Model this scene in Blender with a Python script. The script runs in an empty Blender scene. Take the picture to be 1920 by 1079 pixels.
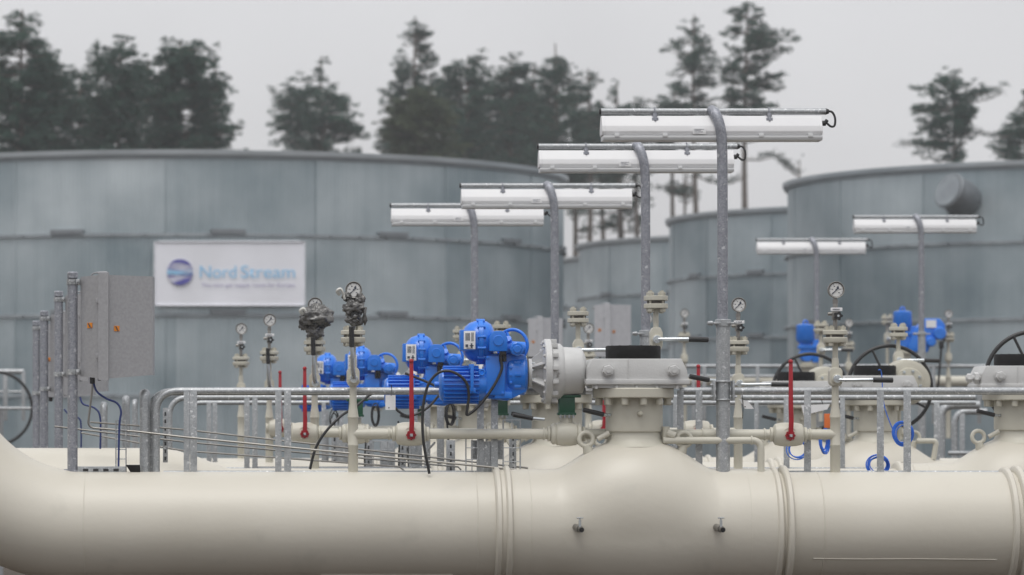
import bpy, bmesh, math, random
from mathutils import Vector, Matrix, noise
R = math.radians
PI = math.pi
scene = bpy.context.scene
COL = scene.collection
random.seed(7)

# ------------------------------------------------------------------ camera
F = 6200.0; CX = 500.0; HY = 785.0; CAMZ = 2.2; D = 20.0
cam = bpy.data.cameras.new('camera'); camo = bpy.data.objects.new('camera', cam); COL.objects.link(camo)
camo.location = (0, 0, CAMZ); camo.rotation_euler = (R(90), 0, 0)
cam.sensor_width = 36; cam.lens = F / 1920 * 36
cam.shift_x = (960 - CX) / 1920; cam.shift_y = (HY - 539.5) / 1920
cam.clip_end = 3000; cam.clip_start = 0.5
cam.dof.use_dof = True; cam.dof.focus_distance = 20.0; cam.dof.aperture_fstop = 3.2
scene.camera = camo

# ------------------------------------------------------------------ world and sun
world = bpy.data.worlds.new('World'); scene.world = world; world.use_nodes = True
nt = world.node_tree; nt.nodes.clear()
N = nt.nodes.new; L = nt.links.new
out = N('ShaderNodeOutputWorld'); add = N('ShaderNodeAddShader')
b1 = N('ShaderNodeBackground'); b2 = N('ShaderNodeBackground')
sky = N('ShaderNodeTexSky'); sky.sky_type = 'NISHITA'; sky.sun_disc = False
sky.sun_elevation = R(68); sky.sun_rotation = R(196); sky.dust_density = 4
hs = N('ShaderNodeHueSaturation'); hs.inputs['Saturation'].default_value = 0.25
L(sky.outputs[0], hs.inputs['Color']); L(hs.outputs[0], b1.inputs[0]); b1.inputs[1].default_value = 0.035
tc = N('ShaderNodeTexCoord'); sep = N('ShaderNodeSeparateXYZ'); L(tc.outputs['Generated'], sep.inputs[0])
ramp = N('ShaderNodeValToRGB')
ramp.color_ramp.elements[0].position = 0.0; ramp.color_ramp.elements[0].color = (.63, .62, .63, 1)
ramp.color_ramp.elements[1].position = 1.0; ramp.color_ramp.elements[1].color = (.96, .975, 1.0, 1)
e = ramp.color_ramp.elements.new(0.25); e.color = (.73, .73, .75, 1)
L(sep.outputs[2], ramp.inputs[0])
nz = N('ShaderNodeTexNoise'); nz.inputs['Scale'].default_value = 4.5; nz.inputs['Detail'].default_value = 3
L(tc.outputs['Generated'], nz.inputs[0])
mr = N('ShaderNodeMapRange'); mr.inputs[1].default_value = .3; mr.inputs[2].default_value = .7
mr.inputs[3].default_value = .84; mr.inputs[4].default_value = 1.14
L(nz.outputs[0], mr.inputs[0])
mx = N('ShaderNodeMix'); mx.data_type = 'RGBA'; mx.blend_type = 'MULTIPLY'; mx.inputs[0].default_value = 1
L(ramp.outputs[0], mx.inputs[6]); L(mr.outputs[0], mx.inputs[7])
L(mx.outputs[2], b2.inputs[0]); b2.inputs[1].default_value = 0.86
L(b1.outputs[0], add.inputs[0]); L(b2.outputs[0], add.inputs[1]); L(add.outputs[0], out.inputs[0])
sl = bpy.data.lights.new('sun', 'SUN'); sl.energy = 1.35; sl.angle = R(30); sl.color = (1, .97, .92)
so = bpy.data.objects.new('sun', sl); COL.objects.link(so); so.rotation_euler = (R(22), 0, R(-20))
scene.view_settings.view_transform = 'Standard'; scene.view_settings.look = 'None'
scene.view_settings.exposure = 0.06; scene.view_settings.gamma = 1
scene.cycles.max_bounces = 8; scene.cycles.volume_bounces = 1

# ------------------------------------------------------------------ materials
def mat(name, color, rough=.5, metal=0., c2=None, nscale=8., detail=5., bump=0., bscale=60., spots=None, coat=0., vor=False, spec=.5, trans=0.):
    m = bpy.data.materials.new(name); m.use_nodes = True
    t = m.node_tree; n = t.nodes; b = n['Principled BSDF']
    b.inputs['Roughness'].default_value = rough; b.inputs['Metallic'].default_value = metal
    b.inputs['Coat Weight'].default_value = coat; b.inputs['Specular IOR Level'].default_value = spec
    b.inputs['Transmission Weight'].default_value = trans
    tcn = n.new('ShaderNodeTexCoord')
    if c2 is None: c2 = tuple(c * .86 for c in color)
    no = n.new('ShaderNodeTexNoise'); no.inputs['Scale'].default_value = nscale; no.inputs['Detail'].default_value = detail
    t.links.new(tcn.outputs['Object'], no.inputs[0])
    src = no.outputs[0]
    if vor:
        v = n.new('ShaderNodeTexVoronoi'); v.inputs['Scale'].default_value = nscale * 6
        t.links.new(tcn.outputs['Object'], v.inputs[0])
        mm = n.new('ShaderNodeMix'); mm.inputs[0].default_value = .35
        sp = n.new('ShaderNodeSeparateColor'); t.links.new(v.outputs['Color'], sp.inputs[0])
        t.links.new(no.outputs[0], mm.inputs[2]); t.links.new(sp.outputs[0], mm.inputs[3]); src = mm.outputs[0]
    r = n.new('ShaderNodeValToRGB'); r.color_ramp.elements[0].position = .32; r.color_ramp.elements[1].position = .68
    r.color_ramp.elements[0].color = (*c2, 1); r.color_ramp.elements[1].color = (*color, 1)
    t.links.new(src, r.inputs[0]); colout = r.outputs[0]
    if spots:
        n2 = n.new('ShaderNodeTexNoise'); n2.inputs['Scale'].default_value = spots[1]; n2.inputs['Detail'].default_value = 8
        t.links.new(tcn.outputs['Object'], n2.inputs[0])
        r2 = n.new('ShaderNodeMapRange'); r2.inputs[1].default_value = spots[2]; r2.inputs[2].default_value = spots[2] + .08
        t.links.new(n2.outputs[0], r2.inputs[0])
        m2 = n.new('ShaderNodeMix'); m2.data_type = 'RGBA'; m2.inputs[7].default_value = (*spots[0], 1)
        t.links.new(r2.outputs[0], m2.inputs[0]); t.links.new(colout, m2.inputs[6]); colout = m2.outputs[2]
    t.links.new(colout, b.inputs['Base Color'])
    # roughness breakup
    rr = n.new('ShaderNodeMapRange'); rr.inputs[3].default_value = max(.03, rough - .08); rr.inputs[4].default_value = min(1, rough + .1)
    t.links.new(src, rr.inputs[0]); t.links.new(rr.outputs[0], b.inputs['Roughness'])
    if bump:
        nb = n.new('ShaderNodeTexNoise'); nb.inputs['Scale'].default_value = bscale; nb.inputs['Detail'].default_value = 3
        t.links.new(tcn.outputs['Object'], nb.inputs[0])
        bp = n.new('ShaderNodeBump'); bp.inputs['Strength'].default_value = bump; bp.inputs['Distance'].default_value = .01
        t.links.new(nb.outputs[0], bp.inputs['Height']); t.links.new(bp.outputs[0], b.inputs['Normal'])
    return m

M = {}
M['cream'] = mat('cream_paint', (.55, .53, .455), .42, c2=(.50, .48, .405), nscale=2.2, bump=.12, bscale=35, spots=((.45, .42, .35), 7, .74))
M['cream_pipe'] = mat('cream_pipe_paint', (.585, .555, .485), .42, c2=(.545, .515, .445), nscale=1.6, bump=.10, bscale=22, spots=((.53, .505, .44), 3.5, .63))
M['cream_dark'] = mat('cream_valve_paint', (.49, .47, .395), .45, c2=(.44, .42, .35), nscale=14, bump=.15, bscale=90, spots=((.3, .28, .23), 25, .68))
M['grey'] = mat('grey_gear_paint', (.56, .56, .555), .42, c2=(.50, .50, .495), nscale=9, bump=.12, bscale=80, spots=((.25, .24, .23), 20, .70))
M['blue'] = mat('blue_actuator_paint', (.012, .19, .74), .33, c2=(.008, .155, .64), nscale=12, bump=.08, bscale=90, spots=((.008, .07, .3), 30, .72), coat=.2)
M['red'] = mat('red_lever_paint', (.38, .006, .018), .4, c2=(.30, .005, .015), nscale=20, bump=.05, spots=((.18, .01, .015), 40, .70))
M['black'] = mat('black_plastic', (.022, .022, .023), .42, c2=(.014, .014, .015), nscale=20, bump=.05)
M['black_drum'] = mat('black_drum_paint', (.014, .013, .014), .55, c2=(.010, .010, .010), nscale=6, bump=.06, spec=.12)
M['rubber'] = mat('cable_rubber', (.02, .02, .022), .5, c2=(.012, .012, .013), nscale=20)
M['galv'] = mat('galvanised_steel', (.44, .455, .465), .42, .5, c2=(.31, .325, .34), nscale=26, bump=.12, bscale=120, vor=True, spots=((.66, .67, .68), 45, .60))
M['galv_dark'] = mat('weathered_galvanised_pole', (.34, .35, .39), .48, .45, c2=(.23, .24, .27), nscale=22, bump=.12, bscale=90, vor=True, spots=((.56, .57, .60), 34, .60))
M['cabinet'] = mat('cabinet_grey_steel', (.38, .38, .395), .48, .25, c2=(.32, .32, .335), nscale=60, bump=.04, spots=((.34, .34, .345), 90, .62))
M['steel'] = mat('bright_steel', (.62, .66, .68), .28, .85, c2=(.5, .53, .55), nscale=20)
M['tube'] = mat('stainless_tube', (.30, .29, .27), .38, .8, c2=(.24, .23, .215), nscale=20)
M['white'] = mat('white_enamel', (.72, .72, .73), .5, c2=(.68, .68, .695), nscale=5, bump=.02)
M['diffuser'] = mat('pale_diffuser', (.66, .67, .68), .3, c2=(.62, .63, .64), nscale=4)
M['paper'] = mat('white_tag', (.80, .80, .81), .6, c2=(.74, .74, .75), nscale=20)
M['dial'] = mat('gauge_dial', (.70, .70, .69), .35, c2=(.62, .62, .61), nscale=15)
M['print'] = mat('printed_ink', (.05, .06, .09), .6)
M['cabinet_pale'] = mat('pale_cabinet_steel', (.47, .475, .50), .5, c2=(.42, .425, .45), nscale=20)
M['orange'] = mat('orange_sticker', (.75, .25, .015), .5)
M['orange_pale'] = mat('orange_strap', (.70, .16, .03), .5)
M['green'] = mat('green_bracket_paint', (.008, .085, .04), .4, c2=(.006, .06, .03), nscale=15, bump=.08)
M['bluecable'] = mat('blue_cable', (.02, .16, .68), .45, c2=(.015, .12, .58))
M['navycable'] = mat('navy_cable', (.016, .035, .16), .45)
M['film'] = mat('crumpled_grey_film', (.17, .165, .16), .25, c2=(.02, .019, .018), nscale=15, detail=6, bump=.35, bscale=50, coat=.3)
M['film_pale'] = mat('pale_film_end', (.66, .66, .62), .45, c2=(.5, .5, .47), nscale=30, bump=.3, bscale=60)
M['bark'] = mat('pine_bark', (.15, .12, .10), .9, c2=(.09, .075, .065), nscale=6, bump=.6, bscale=12)
M['needles'] = mat('pine_needles', (.046, .096, .07), .7, c2=(.018, .046, .036), nscale=.9, spec=.2)
M['needles_b'] = mat('pine_needles_olive', (.085, .105, .055), .7, c2=(.035, .05, .032), nscale=.9, spec=.2)
M['sign'] = mat('banner_white', (.85, .86, .92), .85, spec=.15,  c2=(.77, .78, .83), nscale=1)
M['signframe'] = mat('banner_edge', (.80, .81, .86), .8)
M['logo_l'] = mat('logo_light_blue', (.30, .60, .86), .5, c2=(.28, .57, .84))
M['logo_p'] = mat('logo_violet', (.12, .115, .42), .5, c2=(.09, .09, .36))
M['logo_m'] = mat('logo_pale_violet', (.45, .45, .66), .5, c2=(.40, .40, .62))
M['tagline'] = mat('tagline_violet', (.36, .33, .52), .5)
M['tankband'] = mat('tank_band_steel', (.30, .33, .35), .5, .5, c2=(.22, .24, .26), nscale=3)
M['tankrim'] = mat('tank_rim_steel', (.50, .54, .57), .4, .6, c2=(.42, .46, .49), nscale=1.2)
M['tankplate'] = mat('tank_bracket_steel', (.24, .26, .28), .5, .4)
M['brownring'] = mat('flange_gasket', (.10, .09, .08), .6)
M['ground'] = mat('ground_gravel', (.06, .042, .027), .95, c2=(.035, .025, .016), nscale=1.5, detail=10, bump=.7, bscale=9)
M['grating'] = mat('grating_steel', (.45, .46, .48), .42, .6, c2=(.28, .29, .30), nscale=30, vor=True)

def tank_mat():
    m = bpy.data.materials.new('corrugated_tank_sheet'); m.use_nodes = True
    t = m.node_tree; n = t.nodes; b = n['Principled BSDF']; lk = t.links.new
    tcn = n.new('ShaderNodeTexCoord'); s = n.new('ShaderNodeSeparateXYZ'); lk(tcn.outputs['Object'], s.inputs[0])
    at = n.new('ShaderNodeMath'); at.operation = 'ARCTAN2'; lk(s.outputs[0], at.inputs[0]); lk(s.outputs[1], at.inputs[1])
    def math_(op, a, bb=None):
        q = n.new('ShaderNodeMath'); q.operation = op
        if hasattr(a, 'links'): lk(a, q.inputs[0])
        else: q.inputs[0].default_value = a
        if bb is not None:
            if hasattr(bb, 'links'): lk(bb, q.inputs[1])
            else: q.inputs[1].default_value = bb
        return q.outputs[0]
    ua = math_('MULTIPLY', at.outputs[0], 17 / (2 * PI))
    ua = math_('ADD', ua, .42)
    fu = math_('FLOOR', ua); fz = math_('FLOOR', math_('DIVIDE', math_('SUBTRACT', 7.0, s.outputs[2]), 1.46))
    cb = n.new('ShaderNodeCombineXYZ'); lk(fu, cb.inputs[0]); lk(fz, cb.inputs[1])
    oi = n.new('ShaderNodeObjectInfo'); lk(oi.outputs['Random'], cb.inputs[2])
    wn = n.new('ShaderNodeTexWhiteNoise'); lk(cb.outputs[0], wn.inputs[0])
    no = n.new('ShaderNodeTexNoise'); no.inputs['Scale'].default_value = .55; no.inputs['Detail'].default_value = 6
    lk(tcn.outputs['Object'], no.inputs[0])
    # vertical streaks
    mp = n.new('ShaderNodeMapping'); mp.inputs['Scale'].default_value = (3, 3, .12); lk(tcn.outputs['Object'], mp.inputs[0])
    ns = n.new('ShaderNodeTexNoise'); ns.inputs['Scale'].default_value = 2.2; ns.inputs['Detail'].default_value = 5; lk(mp.outputs[0], ns.inputs[0])
    tone = math_('ADD', math_('ADD', math_('MULTIPLY', wn.outputs[0], .18), .04), math_('ADD', math_('MULTIPLY', no.outputs[0], .8), math_('MULTIPLY', ns.outputs[0], .14)))
    r = n.new('ShaderNodeValToRGB'); e0, e1 = r.color_ramp.elements
    e0.position = .36; e0.color = (.19, .25, .28, 1); e1.position = .92; e1.color = (.60, .66, .685, 1)
    lk(tone, r.inputs[0]); lk(r.outputs[0], b.inputs['Base Color'])
    b.inputs['Metallic'].default_value = .65
    rg = n.new('ShaderNodeMapRange'); rg.inputs[3].default_value = .3; rg.inputs[4].default_value = .48
    lk(no.outputs[0], rg.inputs[0]); lk(rg.outputs[0], b.inputs['Roughness'])
    wv = math_('SINE', math_('MULTIPLY', at.outputs[0], 620))
    bp = n.new('ShaderNodeBump'); bp.inputs['Strength'].default_value = .35; bp.inputs['Distance'].default_value = .012
    lk(wv, bp.inputs['Height']); lk(bp.outputs[0], b.inputs['Normal'])
    return m
M['tank'] = tank_mat()

# ------------------------------------------------------------------ geometry helpers
def Wp(px, py, s):
    Y = D / s
    return Vector(((px - CX) * Y / F, Y, CAMZ + (HY - py) * Y / F))

def catmull(pts, sub=6):
    pts = [Vector(p) for p in pts]; res = []
    n = len(pts)
    for i in range(n - 1):
        p0 = pts[max(i - 1, 0)]; p1 = pts[i]; p2 = pts[i + 1]; p3 = pts[min(i + 2, n - 1)]
        for j in range(sub):
            t = j / sub
            res.append(.5 * ((2 * p1) + (p2 - p0) * t + (2 * p0 - 5 * p1 + 4 * p2 - p3) * t * t + (3 * p1 - p0 - 3 * p2 + p3) * t ** 3))
    res.append(pts[-1]); return res

def arc(c, r, a0, a1, n, ax=(0, 2), fixed=0.):
    """points of an arc in the plane of two axes (degrees)"""
    o = []
    for i in range(n + 1):
        a = R(a0 + (a1 - a0) * i / n); p = [fixed, fixed, fixed]
        p[ax[0]] = c[0] + r * math.cos(a); p[ax[1]] = c[1] + r * math.sin(a)
        o.append(Vector(p))
    return o

class MB:
    """collects shapes into one mesh. Pixel mode: points are (px, depth, py) at the scale of distance D/s;
    metric mode (s None): plain metres."""
    def __init__(self, ox=0, oy=0, s=None):
        self.v = []; self.f = []; self.ox, self.oy, self.s = ox, oy, s
    def add(self, vs, fs):
        b = len(self.v); self.v += [tuple(p) for p in vs]; self.f += [tuple(b + i for i in f) for f in fs]
        return self
    def box(self, x0, x1, y0, y1, z0, z1, bev=0., rot=None, piv=None):
        bm = bmesh.new(); bmesh.ops.create_cube(bm, size=1)
        for v in bm.verts:
            v.co = Vector(((x0 + x1) / 2 + v.co.x * (x1 - x0), (y0 + y1) / 2 + v.co.y * (y1 - y0), (z0 + z1) / 2 + v.co.z * (z1 - z0)))
        if bev: bmesh.ops.bevel(bm, geom=bm.edges[:], offset=bev, segments=2, profile=.6, affect='EDGES')
        if rot:
            piv = Vector(piv or ((x0 + x1) / 2, (y0 + y1) / 2, (z0 + z1) / 2))
            m = Matrix.Translation(piv) @ rot.to_4x4() @ Matrix.Translation(-piv)
            for v in bm.verts: v.co = m @ v.co
        bm.verts.index_update()
        self.add([v.co.copy() for v in bm.verts], [[v.index for v in f.verts] for f in bm.faces]); bm.free(); return self
    def lathe(self, o, axis, prof, n=28, closed=True, sc=(1, 1), a0=0.):
        """prof = [(t, r)] along axis from o"""
        o = Vector(o); ax = Vector({'x': (1, 0, 0), 'y': (0, 1, 0), 'z': (0, 0, 1)}.get(axis, axis) if isinstance(axis, str) else axis).normalized()
        u = ax.orthogonal().normalized()
        if isinstance(axis, str): u = Vector({'x': (0, 0, 1), 'y': (0, 0, 1), 'z': (1, 0, 0)}[axis])
        w = ax.cross(u); vs = []; fs = []
        for t, r in prof:
            for i in range(n):
                a = 2 * PI * i / n + a0
                vs.append(o + ax * t + u * (r * math.cos(a) * sc[0]) + w * (r * math.sin(a) * sc[1]))
        m = len(prof)
        for j in range(m - 1):
            for i in range(n):
                fs.append((j * n + i, j * n + (i + 1) % n, (j + 1) * n + (i + 1) % n, (j + 1) * n + i))
        if closed: fs.append(tuple(range(n))[::-1]); fs.append(tuple((m - 1) * n + i for i in range(n)))
        return self.add(vs, fs)
    def cyl(self, p0, p1, r0, r1=None, n=20, bev=0.):
        p0 = Vector(p0); p1 = Vector(p1); d = p1 - p0; l = d.length
        if r1 is None: r1 = r0
        pr = [(0, r0), (l, r1)] if not bev else [(0, r0 - bev), (bev, r0), (l - bev, r1), (l, r1 - bev)]
        return self.lathe(p0, d, pr, n)
    def tube(self, pts, r, n=10, r1=None, closed=False):
        pts = [Vector(p) for p in pts]; m = len(pts); vs = []; fs = []
        t0 = (pts[1] - pts[0]).normalized(); u = t0.orthogonal().normalized()
        for i, p in enumerate(pts):
            if closed: t = (pts[(i + 1) % m] - pts[i - 1]).normalized()
            else: t = (pts[min(i + 1, m - 1)] - pts[max(i - 1, 0)]).normalized()
            u = (u - t * u.dot(t)).normalized(); w = t.cross(u)
            rr = r if r1 is None else r + (r1 - r) * i / (m - 1)
            for j in range(n):
                a = 2 * PI * j / n; vs.append(p + u * (rr * math.cos(a)) + w * (rr * math.sin(a)))
        for i in range(m - (0 if closed else 1)):
            k = (i + 1) % m
            for j in range(n): fs.append((i * n + j, i * n + (j + 1) % n, k * n + (j + 1) % n, k * n + j))
        if not closed: fs.append(tuple(range(n))[::-1]); fs.append(tuple((m - 1) * n + j for j in range(n)))
        return self.add(vs, fs)
    def torus(self, c, axis, Rr, r, n=48, m=10):
        c = Vector(c); ax = Vector(axis).normalized(); u = ax.orthogonal().normalized(); w = ax.cross(u)
        return self.tube([c + (u * math.cos(2 * PI * i / n) + w * math.sin(2 * PI * i / n)) * Rr for i in range(n)], r, m, closed=True)
    def prism(self, poly, plane, d0, d1, bev=0.):
        """poly in plane 'xz' (extruded along depth) or 'yz' (extruded along x) or 'xy'"""
        n = len(poly)
        def P(a, b, d): return {'xz': (a, d, b), 'yz': (d, a, b), 'xy': (a, b, d)}[plane]
        vs = [P(a, b, d0) for a, b in poly] + [P(a, b, d1) for a, b in poly]
        fs = [tuple(range(n))[::-1], tuple(range(n, 2 * n))] + [(i, (i + 1) % n, n + (i + 1) % n, n + i) for i in range(n)]
        if bev:
            bm = bmesh.new(); bv = [bm.verts.new(v) for v in vs]
            for f in fs: bm.faces.new([bv[i] for i in f])
            bmesh.ops.recalc_face_normals(bm, faces=bm.faces[:])
            bmesh.ops.bevel(bm, geom=bm.edges[:], offset=bev, segments=2, profile=.6, affect='EDGES')
            bm.verts.index_update()
            vs = [v.co.copy() for v in bm.verts]; fs = [[v.index for v in f.verts] for f in bm.faces]; bm.free()
        return self.add(vs, fs)
    def sphere(self, c, r, sc=(1, 1, 1), n=16, m=10):
        vs = []; fs = []; c = Vector(c)
        for j in range(1, m):
            for i in range(n):
                a = 2 * PI * i / n; b = PI * j / m
                vs.append(c + Vector((r * sc[0] * math.sin(b) * math.cos(a), r * sc[1] * math.sin(b) * math.sin(a), r * sc[2] * math.cos(b))))
        vs += [c + Vector((0, 0, r * sc[2])), c - Vector((0, 0, r * sc[2]))]
        for j in range(m - 2):
            for i in range(n): fs.append((j * n + i, j * n + (i + 1) % n, (j + 1) * n + (i + 1) % n, (j + 1) * n + i))
        t = (m - 1) * n
        for i in range(n): fs.append((t, (i + 1) % n, i)); fs.append((t + 1, (m - 2) * n + i, (m - 2) * n + (i + 1) % n))
        return self.add(vs, fs)
    def bolt(self, p, axis, r, h, n=6):
        p = Vector(p); a = Vector(axis).normalized()
        self.cyl(p, p + a * h, r, n=n, bev=h * .15); self.cyl(p + a * h, p + a * (h * 1.35), r * .5, n=8); return self
    def mesh(self, name, m, recalc=True, sharp=38):
        if self.s is None: vs = self.v
        else:
            k = D / self.s / F; vs = [((x - self.ox) * k, y * k, (self.oy - z) * k) for x, y, z in self.v]
        me = bpy.data.meshes.new(name); me.from_pydata(vs, [], self.f); me.materials.append(m)
        if recalc:
            bm = bmesh.new(); bm.from_mesh(me); bmesh.ops.recalc_face_normals(bm, faces=bm.faces[:]); bm.to_mesh(me); bm.free()
            me.polygons.foreach_set('use_smooth', [True] * len(me.polygons)); me.set_sharp_from_angle(angle=R(sharp))
        me.update(); return me

def tag(o, label=None, cat=None, group=None, kind=None):
    if label: o['label'] = label
    if cat: o['category'] = cat
    if group: o['group'] = group
    if kind: o['kind'] = kind
    return o

class Thing:
    def __init__(self, name, label, cat, ox, oy, s=1., group=None, single=None):
        self.ox, self.oy, self.s = ox, oy, s
        self.root = bpy.data.objects.new(name, None); self.root.empty_display_size = .1
        COL.objects.link(self.root); self.root.location = Wp(ox, oy, s); tag(self.root, label, cat, group)
    def mb(self): return MB(self.ox, self.oy, self.s)
    def part(self, name, mb, m, parent=None, label=None, recalc=True, sharp=38):
        o = bpy.data.objects.new(name, mb.mesh(name, M[m], recalc, sharp)); COL.objects.link(o)
        o.parent = parent or self.root
        if label: o['label'] = label
        return o
    def each(self, name, mb, m, parent=None):
        """one object per separate piece of the collected shapes"""
        par = list(range(len(mb.v)))
        def find(a):
            while par[a] != a: par[a] = par[par[a]]; a = par[a]
            return a
        for f in mb.f:
            for i in f[1:]: par[find(i)] = find(f[0])
        comp = {}
        for i in range(len(mb.v)): comp.setdefault(find(i), []).append(i)
        bx = []
        for ids in comp.values():
            c = [[mb.v[i][k] for i in ids] for k in range(3)]
            bx.append([[min(q) - .3 for q in c], [max(q) + .3 for q in c], set(ids)])
        ch = True
        while ch:
            ch = False
            for i in range(len(bx)):
                for j in range(i + 1, len(bx)):
                    if all(bx[i][0][k] <= bx[j][1][k] and bx[j][0][k] <= bx[i][1][k] for k in range(3)):
                        bx[i] = [[min(bx[i][0][k], bx[j][0][k]) for k in range(3)], [max(bx[i][1][k], bx[j][1][k]) for k in range(3)], bx[i][2] | bx[j][2]]
                        bx.pop(j); ch = True; break
                if ch: break
        for _, _, ids in bx:
            o = sorted(ids); mp = {a: b for b, a in enumerate(o)}
            q = self.mb(); q.v = [mb.v[a] for a in o]; q.f = [tuple(mp[a] for a in f) for f in mb.f if f[0] in ids]
            last = self.part(name, q, m, parent)
        return last

def single(name, label, cat, mb, m, group=None, kind=None, recalc=True, s=None):
    """a thing that is one mesh, built around its own origin"""
    o = bpy.data.objects.new(name, mb.mesh(name, M[m], recalc)); COL.objects.link(o)
    if mb.s is not None: o.location = Wp(mb.ox, mb.oy, mb.s)
    return tag(o, label, cat, group, kind)

def copy_tree(o, loc, label=None, group=None, parent=None):
    c = o.copy(); COL.objects.link(c)
    if parent is None:
        c.location = loc
        if label: c['label'] = label
        if group: c['group'] = group
    else: c.parent = parent
    for ch in list(o.children): copy_tree(ch, None, parent=c)
    return c

S = [1.0, .884, .765, .692]
def rowpos(px, py, k, dx=0, dy=0):
    s = S[k]; return Wp(10 + (px - 10) * s + dx, HY + (py - HY) * s + dy, s)

# ------------------------------------------------------------------ ground
g = MB(); g.add([(-1500, -200, 0), (1500, -200, 0), (1500, 2500, 0), (-1500, 2500, 0)], [(0, 1, 2, 3)])
single('ground', None, None, g, 'ground', kind='structure')

# ------------------------------------------------------------------ tanks
def tank(pxc, Yc, Rr, label, plate_angles, H=7.0):
    """upright corrugated steel tank; local origin on the ground at its centre"""
    cx = (pxc - CX) * Yc / F
    root = bpy.data.objects.new('storage_tank', None); COL.objects.link(root); root.location = (cx, Yc, 0)
    tag(root, label, 'tank', 'corrugated steel tanks behind the pipework')
    def part(name, mb, m, parent=None):
        o = bpy.data.objects.new(name, mb.mesh(name, M[m])); COL.objects.link(o); o.parent = parent or root; return o
    n = 128
    w = MB(); w.lathe((0, 0, 0), 'z', [(0, Rr), (H, Rr), (H, Rr - .05), (H - .25, Rr - .05), (H - .24, .01)], n, closed=False)
    # vertical sheet joints, slightly proud
    for lv in range(5):
        z1 = H - lv * 1.46 - .04; z0 = max(z1 - 1.38, 0.02)
        for i in range(17):
            a = (i - .42) * 2 * PI / 17
            ca, sa = math.sin(a), math.cos(a)
            tx, ty = math.cos(a), -math.sin(a); h = .028; r0, r1 = Rr - .02, Rr + .014
            vs = []
            for z in (z0, z1):
                for rr, q in ((r0, -h), (r1, -h), (r1, h), (r0, h)): vs.append((ca * rr + tx * q, sa * rr + ty * q, z))
            w.add(vs, [(0, 1, 2, 3), (4, 5, 6, 7), (0, 1, 5, 4), (1, 2, 6, 5), (2, 3, 7, 6), (3, 0, 4, 7)])
    part('wall', w, 'tank')
    rim = MB(); rim.lathe((0, 0, 0), 'z', [(H - .02, Rr + .003), (H - .02, Rr + .10), (H + .065, Rr + .11), (H + .075, Rr + .04), (H + .003, Rr - .04)], n, closed=False)
    part('rim', rim, 'tankrim')
    under = MB(); under.lathe((0, 0, 0), 'z', [(H - .075, Rr + .003), (H - .075, Rr + .06), (H - .022, Rr + .06)], n, closed=False)
    part('stiffener', under, 'tankband')
    for lv in range(1, 5):
        z = H - lv * 1.46
        b = MB(); b.lathe((0, 0, 0), 'z', [(z + .03, Rr + .003), (z + .025, Rr + .05), (z - .035, Rr + .055), (z - .04, Rr + .003)], n, closed=False)
        for i in range(84):
            a = i * 2 * PI / 84; c = Vector((math.sin(a), math.cos(a), 0))
            b.cyl(c * (Rr + .02) + Vector((0, 0, z - .005)), c * (Rr + .075) + Vector((0, 0, z - .005)), .03, n=6)
        bo = part('stiffener', b, 'tankband')
        if lv < 4:
            for a in plate_angles:
                p = MB(); aa = [R(a + d) for d in (-2.3, 0, 2.3)]; vs = []
                for t in aa:
                    for rr in (Rr + .004, Rr + .09):
                        for zz in (z + .02, z + .10): vs.append((math.sin(t) * rr, -math.cos(t) * rr, zz))
                fs = []
                for j in range(2):
                    q = j * 4; fs += [(q, q + 1, q + 5, q + 4), (q + 2, q + 3, q + 7, q + 6), (q, q + 2, q + 6, q + 4), (q + 1, q + 3, q + 7, q + 5)]
                fs += [(0, 1, 3, 2), (8, 9, 11, 10)]
                p.add(vs, fs); part('bracket', p, 'tankplate', bo)
    return root, cx, part

pa = [-37.5, -13.5, 8, 28.5, 47, 66]
t1, t1x, _ = tank(350, 67.7, 7.68, 'widest steel tank, at the left, carrying the white banner', [-72, -50, -15, 7, 31, 55, 78])
t2, t2x, t2part = tank(2033, 67.9, 6.02, 'tall steel tank at the right edge with a round duct on its wall', [-75, -22, 4, 28])
tank(1708, 80.5, 5.84, 'steel tank standing directly left of and behind the one with the duct', [-70, -48, -8])
tank(1487, 92.6, 5.97, 'low-looking steel tank behind the two tallest lamp poles', [-66, -40, -12])
tank(1415, 101.5, 6.0, 'farthest tank, only a sliver of it beside the widest tank', [-80, -20])
# duct on the right tank
dm = MB(); a0 = R(-37)
cw = Vector((math.sin(a0) * 6.0, -math.cos(a0) * 6.0, (HY - 378) * 63.1 / F + CAMZ))
# elbow from the wall, turning left
pts = [cw + Vector((.25, .3, 0)), cw + Vector((.12, -.12, .03)), cw + Vector((-.02, -.34, .08)), cw + Vector((-.14, -.44, .12)), cw + Vector((-.26, -.52, .17))]
pp = catmull(pts, 4)
dm.tube(pp, .33, 28)
duct = bpy.data.objects.new('duct', dm.mesh('duct', M['tankplate'])); COL.objects.link(duct); duct.parent = t2
dl = MB(); dl.torus(cw + Vector((.1, -.08, .03)), (-.25, -.9, .1), .35, .035, 36, 8); dl.torus(pp[-1], (pp[-1] - pp[-2]), .33, .025, 36, 8)
do = bpy.data.objects.new('duct_collar', dl.mesh('duct_collar', M['tankplate'])); COL.objects.link(do); do.parent = duct
dk = MB(); dk.lathe(pp[-1] + Vector((-.012, -.002, .001)), (pp[-1] - pp[-2]), [(0, .31), (.03, .31)], 32)
d2 = bpy.data.objects.new('duct_cover', dk.mesh('duct_cover', M['tankband'])); COL.objects.link(d2); d2.parent = duct

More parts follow.
